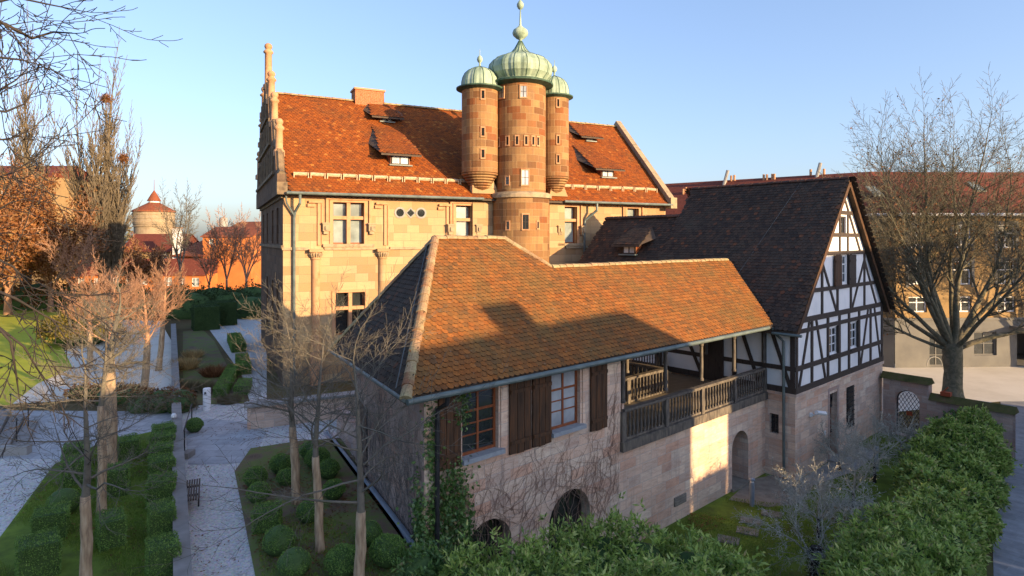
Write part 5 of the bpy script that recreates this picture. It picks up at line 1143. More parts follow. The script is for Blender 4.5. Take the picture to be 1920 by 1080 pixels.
mound('laurel_hedge', lobes([(1832, 808, 25.2, .95), (1828, 772, 26.6, .85), (1850, 835, 24.8, .7), (1775, 792, 25.6, .8), (1800, 855, 22.8, 1.1), (1745, 825, 23.6, .9), (1798, 905, 19.8, .9), (1835, 880, 22.0, .7), (1815, 925, 19.6, .6), (1750, 890, 20.4, .9), (1725, 860, 21.8, .7), (1815, 850, 22.8, .65), (1740, 925, 18.6, .7), (1785, 935, 17.9, .7)], 0, 0), 7500, .16, .034, 'laurel', 'ivy-grown street hedge running back to the garden gate wall', seed=203)

# ------------------------------------------------------------------ twiggy shrubs of the front yard
BUSH = dict(kids=[7, 6, 4], ang=[.65, .7, .7], ratio=[.55, .5, .5], up=[.02, .0, .0], wob=.16, rmin=.005, max=3, seg=.25, t0=[.15, .1], taper=.2, rr=.5, tip=.35)
def shrub(base, H, W, seed, label, n=6, mat='twig_grey', leafn=2500, lm='grass_blade'):
    b = Vector(base); t = thing('bare_shrub', b, label, 'shrub', 'bare twiggy shrubs in the front yard'); T = Twigs(seed)
    trunk_mesh([b - Vector((0, 0, .1)), b + Vector((0, 0, H * .3))], [.07, .05], 'trunk', 'bark_dark', t)
    for k in range(n): a = k * 2.4; T.grow(b + Vector((0, 0, H * .28)), Vector((math.cos(a) * W, math.sin(a) * W, .8)), H * .6, .028, 3, BUSH)
    T.build('crown', M[mat], t); g = np.random.default_rng(seed); tp = np.array([tuple(p) for p, d in T.tips]); c = tp[g.integers(0, len(tp), leafn)] + g.normal(size=(leafn, 3)) * .06
    v, f = leaves(g, c, .045, .014); fill(v, f, 'buds', M['twig_grey'], t); return t
shrub(gp(1535, 1010), 2.2, .95, 71, 'wide grey twiggy shrub in the middle of the front lawn', 6, leafn=2500)
shrub(gp(1640, 905), 2.6, .95, 72, 'grey twiggy shrub in front of the house door', 5, leafn=2200)
shrub(gp(1530, 1105), 2.9, .9, 73, 'grey twiggy shrub at the bottom edge around the dark stump', 6, leafn=2500)
shrub(gp(1690, 850), 1.7, .9, 74, 'small twiggy shrub left of the lattice gate', 6, leafn=2000)
shrub(gp(1600, 960), 2.5, 1.0, 75, 'grey twiggy shrub between the wide shrub and the street hedge', 5, leafn=1800)
shrub(gp(1575, 885), 1.9, 1.0, 76, 'low grey twiggy shrub at the house corner', 5, leafn=1500)
P = gp(1532, 1112); m = MB(); m.tube([(P.x, P.y, -.1), (P.x + .03, P.y, .8), (P.x, P.y + .05, 1.25)], [.24, .18, .15], 10)
t = thing('tree_stump', P, 'dark cut tree stump wrapped in twigs at the bottom edge', 'stump'); m.build('stump', M['bark_dark'], t)
g = np.random.default_rng(9); a = g.uniform(0, 6.28, 900); c = np.stack([P.x + .22 * np.cos(a), P.y + .22 * np.sin(a), g.uniform(.1, 1.3, 900)], 1); v, f = leaves(g, c, .16, .008, droop=0); fill(v, f, 'dead_twigs', M['bark_dark'], t)

# ivy, vines
def vine(fr, seed, n, a0, a1, z0, z1, d, mat, label, rmin=.0032, base=None):
    T = Twigs(seed); r = T.r
    for _ in range(n):
        a, z = r.uniform(a0, a1), r.uniform(z0, z0 + (z1 - z0) * .6); th = r.uniform(.6, 2.5); P = []; L = r.randint(5, 16)
        for i in range(L):
            P.append(fr(a, -d - r.uniform(0, .015), z)); th += r.gauss(0, .32); th = max(.2, min(2.9, th)); a += math.cos(th) * .16; z += math.sin(th) * .16
            if not (a0 < a < a1 and z < z1): break
        if len(P) > 2: T.chain(P, [max(rmin, .007 * (1 - i / len(P))) for i in range(len(P))], 3)
    o = T.build('climbing_vine', M[mat], None, base or tuple(fr((a0 + a1) / 2, 0, z0))); return tag(o, label, 'climbing plant')
M['vine_brown'] = mottled('leafless_vine_stems', [(.22, .14, .10), (.38, .25, .19)], 3, .9)
M['vine_grey'] = mottled('grey_vine_stems', [(.13, .11, .10), (.24, .21, .19)], 3, .9)
vine(FH, 81, 260, -16.6, -9.7, 1.2, 4.15, .012 - GD, 'vine_brown', 'leafless brown vine stems spread over the front wall between arches and shutters')
vine(FH, 82, 45, -10.3, -9.7, 3.0, 6.1, .012 - GD, 'vine_brown', 'leafless vine on the wall strip beside the gallery post')
vine(FLW, 83, 420, -6.3, -.05, 2.0, 6.1, .015, 'vine_grey', 'dense grey vine stems covering the shaded side wall')
def ivy(fr, spots, seed, label, n, d):
    g = np.random.default_rng(seed); C = []
    for a, z, ra, rz_, w_ in spots:
        k = int(n * w_); q = g.normal(size=(k, 2)) * .5; C.append(np.array([tuple(fr(a + x * ra, -d - abs(y) * .04 - g.random() * .08, z + y * rz_)) for x, y in q]))
    c = np.concatenate(C); o = np.tile(np.array(tuple(-fr.v)), (len(c), 1)); v, f = leaves(g, c, .10, .042, out=o * .6, droop=.6); ob = fill(v, f, 'ivy', M['ivy'], base=tuple(fr(spots[0][0], -d, 0))); return tag(ob, label, 'ivy')
ivy(FH, [(-16.6, 2.3, .75, 1.5, .55), (-16.3, 3.6, .6, .8, .2), (-16.0, 3.0, .5, 1.2, .15), (-16.75, 5.0, .25, 1.2, .10), (-15.85, 5.7, .25, .5, .07), (-15.7, 2.4, .25, .9, .08)], 91, 'green ivy climbing the wall corner left of the red-framed window', 3400, -GD)
ivy(FLW, [(-.2, 2.8, .4, 1.2, 1)], 92, 'green ivy on the side wall close to the corner', 800, .0)
mound('corner_shrub', [(-1.35, 13.0, 1.6, .75, .6, 1.5), (-.7, 12.6, 1.2, .6, .6, 1.3), (-1.9, 12.6, 2.6, .45, .5, .7)], 900, .12, .024, 'ivy', 'green shrub at the foot of the ivy covered corner', 'bush', 205)
# ------------------------------------------------------------------ garden furniture
def strip_box(mb, A, B, w, z0, z1, side=0.0):
    A = Vector(A); B = Vector(B); f = Frame(A[:2], (B - A)[:2]); L = (B - A).length; mb.box(f, 0, L, -w / 2 + side, w / 2 + side, z0, z1); return f, L
A = gp(347, 1240, GZ); B = gp(325, 618, GZ)
m = MB(); f, L = strip_box(m, A, B, .24, GZ - .1, GZ + .42); t = m.build('parapet_wall', M['concrete'], base=tuple(A)); tag(t, 'low grey parapet wall between the left bed and the gravel path', 'wall')
m = MB(); m.box(f, 0, L, -.17, .17, GZ + .42, GZ + .48)
m.build('wall_coping', M['coping'], t)
# bench
P = gp(358, 965, GZ); b = thing('garden_bench', P, 'brown slatted backless bench against the parapet wall', 'bench'); fr = Frame((P.x, P.y), (P.x + .6, P.y))
for i in range(7): m = MB(); m.box(fr, 0, 1.5, -.20 + i * .062, -.16 + i * .062 + .004, GZ + .36, GZ + .40); m.build('slat', M['bench'], b)
for a in (.45, 1.1):
    for d in (-.17, .17): m = MB(); m.box(fr, a, a + .05, d - .02, d + .02, GZ, GZ + .36); m.build('leg', M['iron'], b)
    m = MB(); m.box(fr, a, a + .05, -.149, .149, GZ + .31, GZ + .358); m.build('cross_bar', M['iron'], b)
# white pillar
P = gp(388, 769, GZ); p = thing('white_pillar', P, 'white cylindrical display pillar on the gravel in front of the hedges', 'pillar'); m = MB()
m.lathe((P.x, P.y), [(.15, GZ), (.155, GZ + .02), (.155, GZ + .90), (.14, GZ + .93), (0, GZ + .935)], 24); m.build('body', M['white'], p, smooth=False)
fr = Frame((P.x, P.y), (1, 0)); m = MB(); m.box(fr, -.03, .03, -.165, -.14, GZ + .70, GZ + .80); m.build('opening', M['iron'], p); m = MB(); m.box(fr, -.05, .05, -.16, -.14, GZ + .2, GZ + .215); m.build('slot', M['iron'], p)
# handrails and steps
def handrail(A, B, h, label, mid=None):
    A, B = Vector(A), Vector(B); t = thing('handrail', A, label, 'handrail', 'dark iron handrails of the garden steps')
    for P in (A, B): m = MB(); m.tube([P, P + Vector((0, 0, h))], .022, 8); m.build('post', M['iron'], t)
    m = MB(); d = (B - A).normalized() * .18; m.tube([A - d + Vector((0, 0, h - .05)), A + Vector((0, 0, h)), B + Vector((0, 0, h)), B + d + Vector((0, 0, h - .05))], .02, 8); m.build('rail', M['iron'], t)
handrail(gp(346, 856, GZ), gp(341, 815, GZ) + Vector((0, .7, 0)), .95, 'dark handrail beside the slab paving')
handrail(gp(31, 835, GZ), gp(-14, 800, GZ), .95, 'dark handrail on the near side of the garden steps')
handrail(gp(53, 806, GZ), gp(20, 782, GZ), .95, 'dark handrail on the far side of the garden steps')
t = thing('garden_steps', gp(10, 840, GZ), 'low grey stone steps at the left edge leading up to the lawn', 'steps')
for i in range(4):
    m = MB(); A = gp(46 - i * 26, 846 - i * 4, GZ); B = gp(72 - i * 26, 792 - i * 4, GZ); m_f = Frame(A[:2], (B - A)[:2]); m.box(m_f, -.2, (B - A).length, .0, .42, GZ, GZ + .13 * (i + 1) - .002); m.build('step', M['coping'], t)
m = MB(); A = gp(20, 852, GZ); m.box(Frame(A[:2], (1, .15)), -1.8, .6, -.2, .1, GZ, GZ + .3); m.build('side_block', M['concrete'], t)
m = MB(); P = gp(345, 862, GZ); m.box(Frame(P[:2], (1, 0)), -.12, .14, 0, .45, GZ, GZ + .2); tag(m.build('stone_block', M['coping'], base=tuple(P)), 'small grey stone block at the foot of the handrail', 'block')
# lamp ball on parapet
P = gp(326, 808, GZ); m = MB(); m.lathe((P.x, P.y), [(.02, GZ + .48), (.09, GZ + .5), (.1, GZ + .58), (.06, GZ + .66), (0, GZ + .68)], 14); tag(m.build('garden_lamp', M['white'], base=tuple(P), smooth=True), 'small round white lamp on the parapet wall', 'lamp')
# planting of the upper beds
GH = 'low clipped hedges between path and parapet'
def hcube(px, py, w, d, h, seed, label, mat='box', rot=0): P = gp(px, py, GZ); return hedge_obj('cube', 'low_hedge', (P.x, P.y + d / 2, GZ), (w, d, h), seed, label, 'hedge', GH, mat)
hcube(374, 745, .55, 5.5, .45, 301, 'narrow clipped hedge just left of the white pillar'); hcube(423, 705, .7, 4.2, .5, 302, 'clipped hedge along the curved gravel walk, front piece')
hcube(410, 662, .8, 5, .55, 303, 'clipped hedge along the curved gravel walk, rear piece'); hcube(440, 742, .6, 1.8, .4, 304, 'small clipped hedge right of the white pillar')
hcube(374, 620, 2.0, 2.0, 2.0, 305, 'tall dark block hedge at the end of the path, left piece', 'conifer'); hcube(404, 612, 2.3, 2, 2.0, 306, 'tall dark block hedge at the end of the path, right piece', 'conifer')
def tuft(px, py, r, h, n, mat, label, name='perennial', seed=1, cat='plant', z=GZ, w=.012):
    P = gp(px, py, z); g = np.random.default_rng(seed); a = g.uniform(0, 6.28, n); q = np.sqrt(g.random(n)) * r * .5; c = np.stack([P.x + q * np.cos(a), P.y + q * np.sin(a), np.full(n, z)], 1)
    d = np.stack([np.cos(a) * q * 1.6 / r, np.sin(a) * q * 1.6 / r, np.full(n, 1.3)], 1) + g.normal(size=(n, 3)) * .3; d /= np.linalg.norm(d, axis=1)[:, None]
    t = np.cross(d, g.normal(size=(n, 3))); t /= np.linalg.norm(t, axis=1)[:, None]; L = (h * g.uniform(.6, 1.1, n))[:, None]
    v = np.stack([c - t * w, c + t * w, c + d * L + np.array([0, 0, -.1]) * L], 1).reshape(-1, 3); return tag(fill(v, np.arange(3 * n).reshape(-1, 3), name, M[mat], base=tuple(P)), label, cat)
tuft(349, 692, .9, .9, 900, 'straw', 'pale sunlit tuft of ornamental grass beside the parapet wall', 'ornamental_grass', 311, 'grass tuft')
tuft(402, 705, 1.0, .7, 900, 'leaf_brown', 'reddish brown perennial clump with a sunlit top', 'perennial', 312, w=.02)
tuft(398, 735, 1.0, .65, 900, 'lavender', 'grey brown perennial clump behind the white pillar', 'perennial', 313, w=.018)
tuft(352, 735, .9, .7, 900, 'lavender', 'olive grey perennial clump at the parapet, in shade', 'perennial', 314, w=.018)
tuft(362, 670, .9, .6, 700, 'straw', 'straw coloured perennial clump behind the ornamental grass', 'perennial', 315, w=.016)
tuft(430, 755, .8, .45, 700, 'lavender', 'low brown perennials at the tip of the bed', 'perennial', 316, w=.018)
tuft(350, 765, .6, .4, 500, 'lavender', 'low olive perennials at the front of the bed', 'perennial', 317, w=.018)
mound('shrub', [(P.x, P.y, GZ + .9, 2.3, 1.8, 1.25) for P in (gp(150, 645, GZ),)], 1700, .16, .05, 'shrub_yellow', 'rounded yellow green evergreen shrub on the sunny lawn', 'bush', 321, base=tuple(gp(150, 645, GZ)))
for i, (px, py, w_) in enumerate(((258, 757, 2.6), (300, 772, 1.6), (190, 748, 1.8))):
    P = gp(px, py, GZ); m = [(P.x + q * .8 - w_ / 2, P.y, GZ + .25, .6, .55, .4) for q in range(int(w_ / .6) + 1)]
    mound('ground_shrub', m, 500, .09, .018, 'leaf_brown' if i != 1 else 'lavender', ('reddish brown low shrubs below the sunlit lime trunks', 'greyish low shrubs at the parapet wall end', 'brown low shrubs at the left of the sunlit trunks')[i], 'bush', 330 + i, base=tuple(P))
m = []
for px in range(250, 490, 22): P = gp(px, 596, GZ); m.append((P.x, P.y + (px % 5), GZ + .8, 2.2, 1.5, 1.3 + .4 * ((px // 22) % 3)))
mound('dark_shrubbery', m, 1500, .22, .05, 'conifer', 'dark shrubbery band below the orange house and low row', 'bush', 341, base=(m[5][0], m[5][1], GZ))
m = []
for px in range(-60, 250, 26): P = gp(px, 580, GZ); m.append((P.x, P.y, GZ + .8, 2.6, 1.5, 1.3 + .4 * ((px // 26) % 3)))
mound('beech_hedge', m, 1700, .25, .07, 'leaf_orange', 'orange brown beech hedge behind the sunny lawn', 'hedge', 342, base=(m[5][0], m[5][1], GZ))
# ground cover: moss tufts and fallen leaves
def scatter(name, poly, n, mat, label, ll, lw, z, seed, blade=False, kind='stuff'):
    g = np.random.default_rng(seed); P = [gp(x, y, z) for x, y in poly]; xs = [p.x for p in P]; ys = [p.y for p in P]; out = []
    while len(out) < n:
        x, y = g.uniform(min(xs), max(xs)), g.uniform(min(ys), max(ys)); ins = False; j = len(P) - 1
        for i in range(len(P)):
            if (P[i].y > y) != (P[j].y > y) and x < (P[j].x - P[i].x) * (y - P[i].y) / (P[j].y - P[i].y) + P[i].x: ins = not ins
            j = i
        if ins and math.sin(x * 1.3 + 2 * math.sin(y * .9)) + math.sin(y * 1.7 + x * .6) > (-1.2 if blade else -.6) + g.random() * .8: out.append((x, y, z + .035))
    c = np.array(out)
    if blade: v, f = leaves(g, c, ll, lw, out=np.tile([0, 0, 1.0], (len(c), 1)), droop=0, spread=.45)
    else: v, f = leaves(g, c, ll, lw, out=None, droop=0); v[:, 2] = c.repeat(4, 0)[:, 2] + np.abs(v[:, 2] - c.repeat(4, 0)[:, 2]) * .25
    return tag(fill(v, f, name, M[mat], base=tuple(P[0])), label, {'grass': 'grass', 'fallen_leaves': 'leaves'}.get(name, 'plants'), None, kind)
scatter('grass', [(-120, 1160), (-10, 1030), (104, 874), (188, 834), (320, 804), (334, 1160)], 42000, 'grass_blade', 'short mossy grass of the left bed', .06, .006, GZ, 401, True)
scatter('grass', [(500, 1160), (480, 1000), (560, 960), (700, 1000), (800, 1160)], 9000, 'grass_blade', 'thin mossy grass between the round bushes of the right bed', .06, .006, GZ, 402, True)
scatter('fallen_leaves', [(445, 888), (560, 832), (640, 826), (775, 1038), (800, 1160), (510, 1160)], 2600, 'leaf_brown', 'brown fallen leaves on the soil of the right bed', .09, .03, GZ, 403)
scatter('grass', [(1240, 1000), (1366, 935), (1560, 960), (1620, 1160), (1200, 1160)], 22000, 'grass_blade', 'short grass of the front yard lawn', .06, .007, 0, 404, True)
scatter('fallen_leaves', [(352, 1100), (350, 800), (640, 790), (440, 885), (500, 1100)], 500, 'leaf_brown', 'brown fallen leaves strewn thinly over the gravel path', .07, .025, GZ - .02, 408)
scatter('fallen_leaves', [(-100, 1100), (-100, 870), (100, 866), (-10, 1030)], 350, 'leaf_brown', 'brown fallen leaves strewn over the gravel yard at the left', .07, .025, GZ - .02, 409)
scatter('fallen_leaves', [(-120, 1160), (-10, 1030), (104, 874), (320, 804), (334, 1160)], 900, 'leaf_brown', 'brown fallen leaves among the grass of the left bed', .08, .03, GZ + .02, 410)
scatter('fallen_leaves', [(1290, 965), (1350, 945), (1380, 960), (1330, 1000), (1290, 1000)], 260, 'leaf_brown', 'brown fallen leaves at the foot of the gallery wall', .10, .035, 0, 405)
scatter('fallen_leaves', [(1560, 950), (1640, 950), (1620, 985), (1560, 980)], 420, 'leaf_brown', 'red brown fallen leaves under the wide twiggy shrub', .11, .04, 0, 406)
scatter('fallen_leaves', [(1680, 842), (1800, 835), (1780, 862), (1690, 866)], 300, 'leaf_brown', 'brown fallen leaves at the foot of the gate wall', .11, .04, 0, 407)
for i, (px, py) in enumerate(((1408, 979), (1402, 998), (1365, 1014), (1447, 965))):
    P = gp(px, py); f = Frame(P[:2], (.9, -.43)); m = MB(); m.box(f, -.34, .34, -.25, .25, -.01, .05); tag(m.build('stepping_stone', M['path_slab'], base=tuple(P)), ('second stepping stone from the bollard light across the front lawn', 'third stepping stone from the bollard light across the front lawn', 'farthest forward stepping stone, nearest the green hedge', 'stepping stone closest to the bollard light')[i], 'stepping stone', 'stepping stones in the front lawn')
P = gp(1410, 949); b = thing('bollard_light', P, 'blue grey bollard light at the edge of the yard paving', 'bollard'); m = MB(); m.lathe((P.x, P.y), [(.085, 0), (.085, .86), (.06, .87)], 18); m.build('post', M['bollard'], b)
m = MB(); m.lathe((P.x, P.y), [(.06, .87), (.06, .94)], 16); m.build('light', M['white'], b); m = MB(); m.lathe((P.x, P.y), [(.10, .94), (.10, 1.0), (.06, 1.03), (0, 1.04)], 18); m.build('cap', M['bollard'], b)
P = gp(1643, 882); b = thing('bollard_light', P, 'grey bollard light half hidden by the twiggy shrub near the gate', 'bollard'); m = MB(); m.lathe((P.x, P.y), [(.085, 0), (.085, .86), (.06, .87)], 18); m.build('post', M['bollard'], b); m = MB(); m.lathe((P.x, P.y), [(.10, .88), (.10, 1.0), (.0, 1.04)], 18); m.build('cap', M['bollard'], b)

# gate wall
GW = Frame((18.75, 31.0), (.62, -.78)); w_ = thing('gate_wall', GW(2, 0, 0), 'sandstone garden wall with mossy coping and arched lattice gate', 'wall')
mb = MB(); mb.wall(GW, 0, 2.0, -.1, 2.75, [(.55, 1.62, .05, 2.3, 'a')], 0, .45); mb.wall(GW, 2.0, 5.2, -.1, 2.05, [], 0, .4)
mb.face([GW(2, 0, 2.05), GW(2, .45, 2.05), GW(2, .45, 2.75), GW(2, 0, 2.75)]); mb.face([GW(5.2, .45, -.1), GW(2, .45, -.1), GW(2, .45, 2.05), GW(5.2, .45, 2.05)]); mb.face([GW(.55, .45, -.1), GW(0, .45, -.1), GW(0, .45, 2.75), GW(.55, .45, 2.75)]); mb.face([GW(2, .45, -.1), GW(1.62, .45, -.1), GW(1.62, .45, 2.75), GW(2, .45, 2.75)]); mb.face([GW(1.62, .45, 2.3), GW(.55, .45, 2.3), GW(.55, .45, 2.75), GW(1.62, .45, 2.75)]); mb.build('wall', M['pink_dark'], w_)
m = MB()
for a0, a1, z in ((-.1, 2.08, 2.75), (2.02, 5.3, 2.05)): m.prism(GW, [(-.14, z), (.59, z), (.225, z + .30)], a0, a1, 'a')
m.build('mossy_coping', M['moss'], w_)
m = MB()
n = 9
for i in range(-n, n + 1):
    for sg in (-1, 1):
        pts = []
        for k in range(41):
            z = .1 + 2.1 * k / 40; x = 1.085 + i * .17 + sg * (z - 1.1) * .62
            r = .5; top = 1.72; inside = abs(x - 1.085) < r and (z < top or (x - 1.085) ** 2 + (z - top) ** 2 < r * r)
            if inside: pts.append((x, z))
        if len(pts) > 2: m.beam(GW, pts[0][0], pts[0][1], pts[-1][0], pts[-1][1], .022, .20 + .012 * (sg + 1), .215 + .012 * (sg + 1))
g_ = m.build('lattice_gate', M['iron'], w_); m = MB()
arc = [GW(1.085 - .51, .22, .08)] + [GW(1.085 - .51 * math.cos(t), .22, 1.74 + .51 * math.sin(t)) for t in np.linspace(0, math.pi, 13)] + [GW(1.085 + .51, .22, .08)]; m.tube(arc, .028, 6); m.build('gate_frame', M['iron'], g_)
m = MB(); m.box(GW, 1.0, 1.25, .17, .19, 1.05, 1.25); m.build('lock_plate', M['rust'], g_)
P = GW(2.75, .2, 0); m = MB(); m.box(GW, 2.45, 2.85, .06, .36, 2.32, 2.5).beam(GW, 2.55, 2.5, 2.75, 2.75, .05, .15, .2); tag(m.build('clay_planter', M['rust'], base=tuple(P)), 'rust red clay pot standing on the mossy gate wall', 'pot')
mound('ivy_shrub', [(*GW(3.2, -.4, .7), .7, .5, .9), (*GW(3.6, -.3, 1.2), .6, .4, .7)], 500, .13, .05, 'ivy', 'dark ivy bush growing up the wall right of the gate', 'bush', 206)

# ------------------------------------------------------------------ buildings beyond the plaza
fb = thing('long_building', (30, 47, 0), 'long ochre and grey apartment building with red brown roof beyond the plaza', 'building')
PL = [(8.5, 61.5), (29, 46.5), (66, 48.2)]; EV = 11.95; RG_ = 15.5
for k in range(2):
    A, B = Vector(PL[k]), Vector(PL[k + 1]); fr = Frame(A, B - A); L = (B - A).length; hol = []; gnd = []
    if k == 1:
        for i in range(10):
            x = 1.1 + i * 3.5
            for z0, z1 in ((9.1, 10.9), (6.3, 8.1), (4.2, 5.4)):
                hol.append((x, x + 1.45, z0, z1))
        gnd = [(2.7, 4.5, .1, 2.9), (6.2, 8.0, .9, 2.7), (9.6, 15.2, .05, 2.6)]
    mb = MB(); mb.wall(fr, 0, L, 3.6, EV, hol, 0, .25); mb.build('wall', M['ochre'], fb)
    mb = MB(); mb.wall(fr, 0, L, 0, 3.6, gnd, -.06, .4); mb.box(fr, 0, L, -.14, .0, 3.6, 3.78); mb.build('ground_floor', M['far_grey'], fb)
    for h in hol: window(fr, h[0], h[1], h[2], h[3], .14, fb, 2, (.62,), .10, .07, 'white', 'glass', .06)
    if k == 1:
        for h in hol:
            if h[2] > 6: m = MB(); m.box(fr, h[0] - .22, h[0], -.04, .05, h[2] - .2, h[3] + .25).box(fr, h[1], h[1] + .22, -.04, .05, h[2] - .2, h[3] + .25).box(fr, h[0] - .22, h[1] + .22, -.045, .05, h[3], h[3] + .25); m.build('window_trim', M['far_grey'], fb)
        o = window(fr, 2.7, 4.5, .1, 2.9, .1, fb, 3, (.3,), .1, .06, 'far_grey', 'glass', .08, name='shop_window'); window(fr, 6.2, 8.0, .9, 2.7, .1, fb, 2, (.5,), .1, .06, 'far_grey', 'glass', .08)
        m = MB(); m.box(fr, 9.6, 15.2, .34, 5.0, .0, .05); m.box(fr, 9.6, 15.2, 5, 5.1, 0, 2.6); m.box(fr, 9.5, 9.6, .34, 5, 0, 2.6).box(fr, 15.2, 15.3, .34, 5, 0, 2.6).box(fr, 9.6, 15.2, .34, 5, 2.6, 2.7); m.build('driveway_opening', M['far_grey'], fb)
        m = MB(); m.box(fr, 15.5, 18.5, -.12, -.06, .05, 2.75)
        for i in range(8): m.box(fr, 15.55, 18.45, -.14, -.12, .15 + i * .32, .4 + i * .32)
        m.build('garage_door', M['white'], fb)
        m = MB(); m.box(fr, 9.0, 21, -1.6, -.06, 2.95, 3.15); m.build('canopy', M['far_grey'], fb)
rb = [(-1.5, 65.8), (29 + 1.4, 52.0), (67, 53.7)]; m = MB()
for k in range(2):
    A, B, C, D = Vector((*PL[k], EV)), Vector((*PL[k + 1], EV)), Vector((*rb[k + 1], RG_)), Vector((*rb[k], RG_)); n = (B - A).normalized(); q = Vector((n.y, -n.x, 0)) * .45
    if k == 0: D = Vector((12.4, 66.0, RG_))
    m.slab([A + q - Vector((0, 0, .3)), B + q - Vector((0, 0, .3)), C, D], .15); m.slab([D, C, C + (C - B) * 1.0 - Vector((0, 0, 7)), D + (D - A) - Vector((0, 0, 7))], .15)
rf = m.build('roof', M['far_roof'], fb)
for k in range(2):
    A, B = Vector((*PL[k], EV - .33)), Vector((*PL[k + 1], EV - .33)); n = (B - A).normalized(); q = Vector((n.y, -n.x, 0)) * .52; gutter('gutter', A + q, B + q, .12, fb, 'white')
def on_roof(px, py):
    best = None
    for k in range(2):
        A, B = Vector((*PL[k], EV)), Vector((*PL[k + 1], EV)); C = Vector((*rb[k + 1], RG_)); n = (B - A).cross(C - A); o = Vector((0, 0, EYE)); d = Vector(((px - 960) / F, 1, (450 - py) / F)); t = n.dot(A - o) / n.dot(d); P = o + d * t
        f = Frame(A[:2], (B - A)[:2]); a = (P - f.o).dot(f.u)
        if -2 < a < (B - A).length + .5: best = (P, f)
    return best
for i, (px, py) in enumerate(((1281, 361), (1286, 358), (1361, 338), (1371, 336), (1377, 335), (1432, 334), (1438, 334), (1448, 333), (1452, 333), (1520, 325), (1545, 324))):
    r_2 = on_roof(px, py)
    if r_2: P, f = r_2; a = (P - f.o).dot(f.u); d = (P - f.o).dot(f.v); m = MB(); m.tube([f(a, d, P.z - .2), f(a, d, P.z + .35)], .11, 8); m.build('vent_pipe', M['trim'], rf)
for px, py, w2 in ((1258, 382, .75), (1640, 360, .8), (1830, 352, .8)):
    r_2 = on_roof(px, py)
    if r_2:
        P, f = r_2; a = (P - f.o).dot(f.u); d = (P - f.o).dot(f.v); sl = (RG_ - EV) / 5.2; m = MB(); Q = [f(a - w2 / 2, d - .6, P.z - .6 * sl + .14), f(a + w2 / 2, d - .6, P.z - .6 * sl + .14), f(a + w2 / 2, d + .6, P.z + .6 * sl + .14), f(a - w2 / 2, d + .6, P.z + .6 * sl + .14)]; m.slab(Q, .12); o = m.build('skylight', M['zinc'], rf)
        c = sum((q for q in Q), Vector()) / 4; m = MB(); m.slab([c + (q - c) * .8 + Vector((0, 0, .01)) for q in Q], .005); m.build('pane', M['glass_blue'], o)
for px, py in ((1357, 334), (1530, 322)):
    r_2 = on_roof(px, py + 8)
    if r_2: P, f = r_2; a = (P - f.o).dot(f.u); d = (P - f.o).dot(f.v); m = MB(); m.tube([P - Vector((0, 0, .3)), P + Vector((.4, 0, 1.15))], .16, 8); m.build('steel_flue', M['concrete'], rf)
P = gp(1725, 672) ; s_ = thing('traffic_sign', P, 'white traffic sign on a thin pole before the far building', 'sign'); m = MB(); m.tube([P, P + Vector((0, 0, 2.9))], .035, 8); m.build('pole', M['concrete'], s_); f = Frame(P[:2], (1, 0)); m = MB(); m.box(f, -.42, .35, -.06, -.04, 1.9, 2.85); m.build('sign_panel', M['white'], s_)
P = gp(1752, 700); s_ = thing('round_rack', P, 'thin metal hoop bicycle stand on the plaza behind the gate wall', 'bicycle stand'); m = MB(); m.tube([P + Vector((math.cos(t) * .55, 0, .6 + math.sin(t) * .6)) for t in np.linspace(-.1, 3.24, 16)], .03, 6); m.build('hoop', M['concrete'], s_)

# ------------------------------------------------------------------ background of the garden
# round city tower
Y = 210; cx = (289 - 960) / F * Y; k = Y / F; zz = lambda py: EYE + (450 - py) * k
t = thing('round_tower', (cx, Y, 0), 'massive round stone city tower with red conical roof and lantern', 'tower')
m = MB(); m.lathe((cx, Y), [(33 * k, 0), (33 * k, zz(424)), (35 * k, zz(420)), (34.5 * k, zz(398))], 40); m.build('tower_wall', M['far_stone'] if 'far_stone' in M else M['pale_stone'], t)
m = MB()
for z in (402, 409, 416, 424): m.lathe((cx, Y), [(34 * k, zz(z + 1.6)), (35.8 * k, zz(z + 1.2)), (35.8 * k, zz(z)), (34 * k, zz(z - .5))], 40)
m.build('cornice_rings', M['trim_grey'], t)
m = MB(); m.lathe((cx, Y), [(37 * k, zz(398)), (36 * k, zz(395)), (11 * k, zz(381)), (10 * k, zz(380))], 32); rf2 = m.build('roof', M['far_red'], t)
m = MB(); m.lathe((cx, Y), [(9 * k, zz(381)), (9 * k, zz(376))], 20); m.build('lantern', M['white'], t)
m = MB(); m.lathe((cx, Y), [(12 * k, zz(377)), (5 * k, zz(364)), (.6 * k, zz(357)), (.4 * k, zz(336))], 20); m.build('lantern_roof', M['far_red'], t)
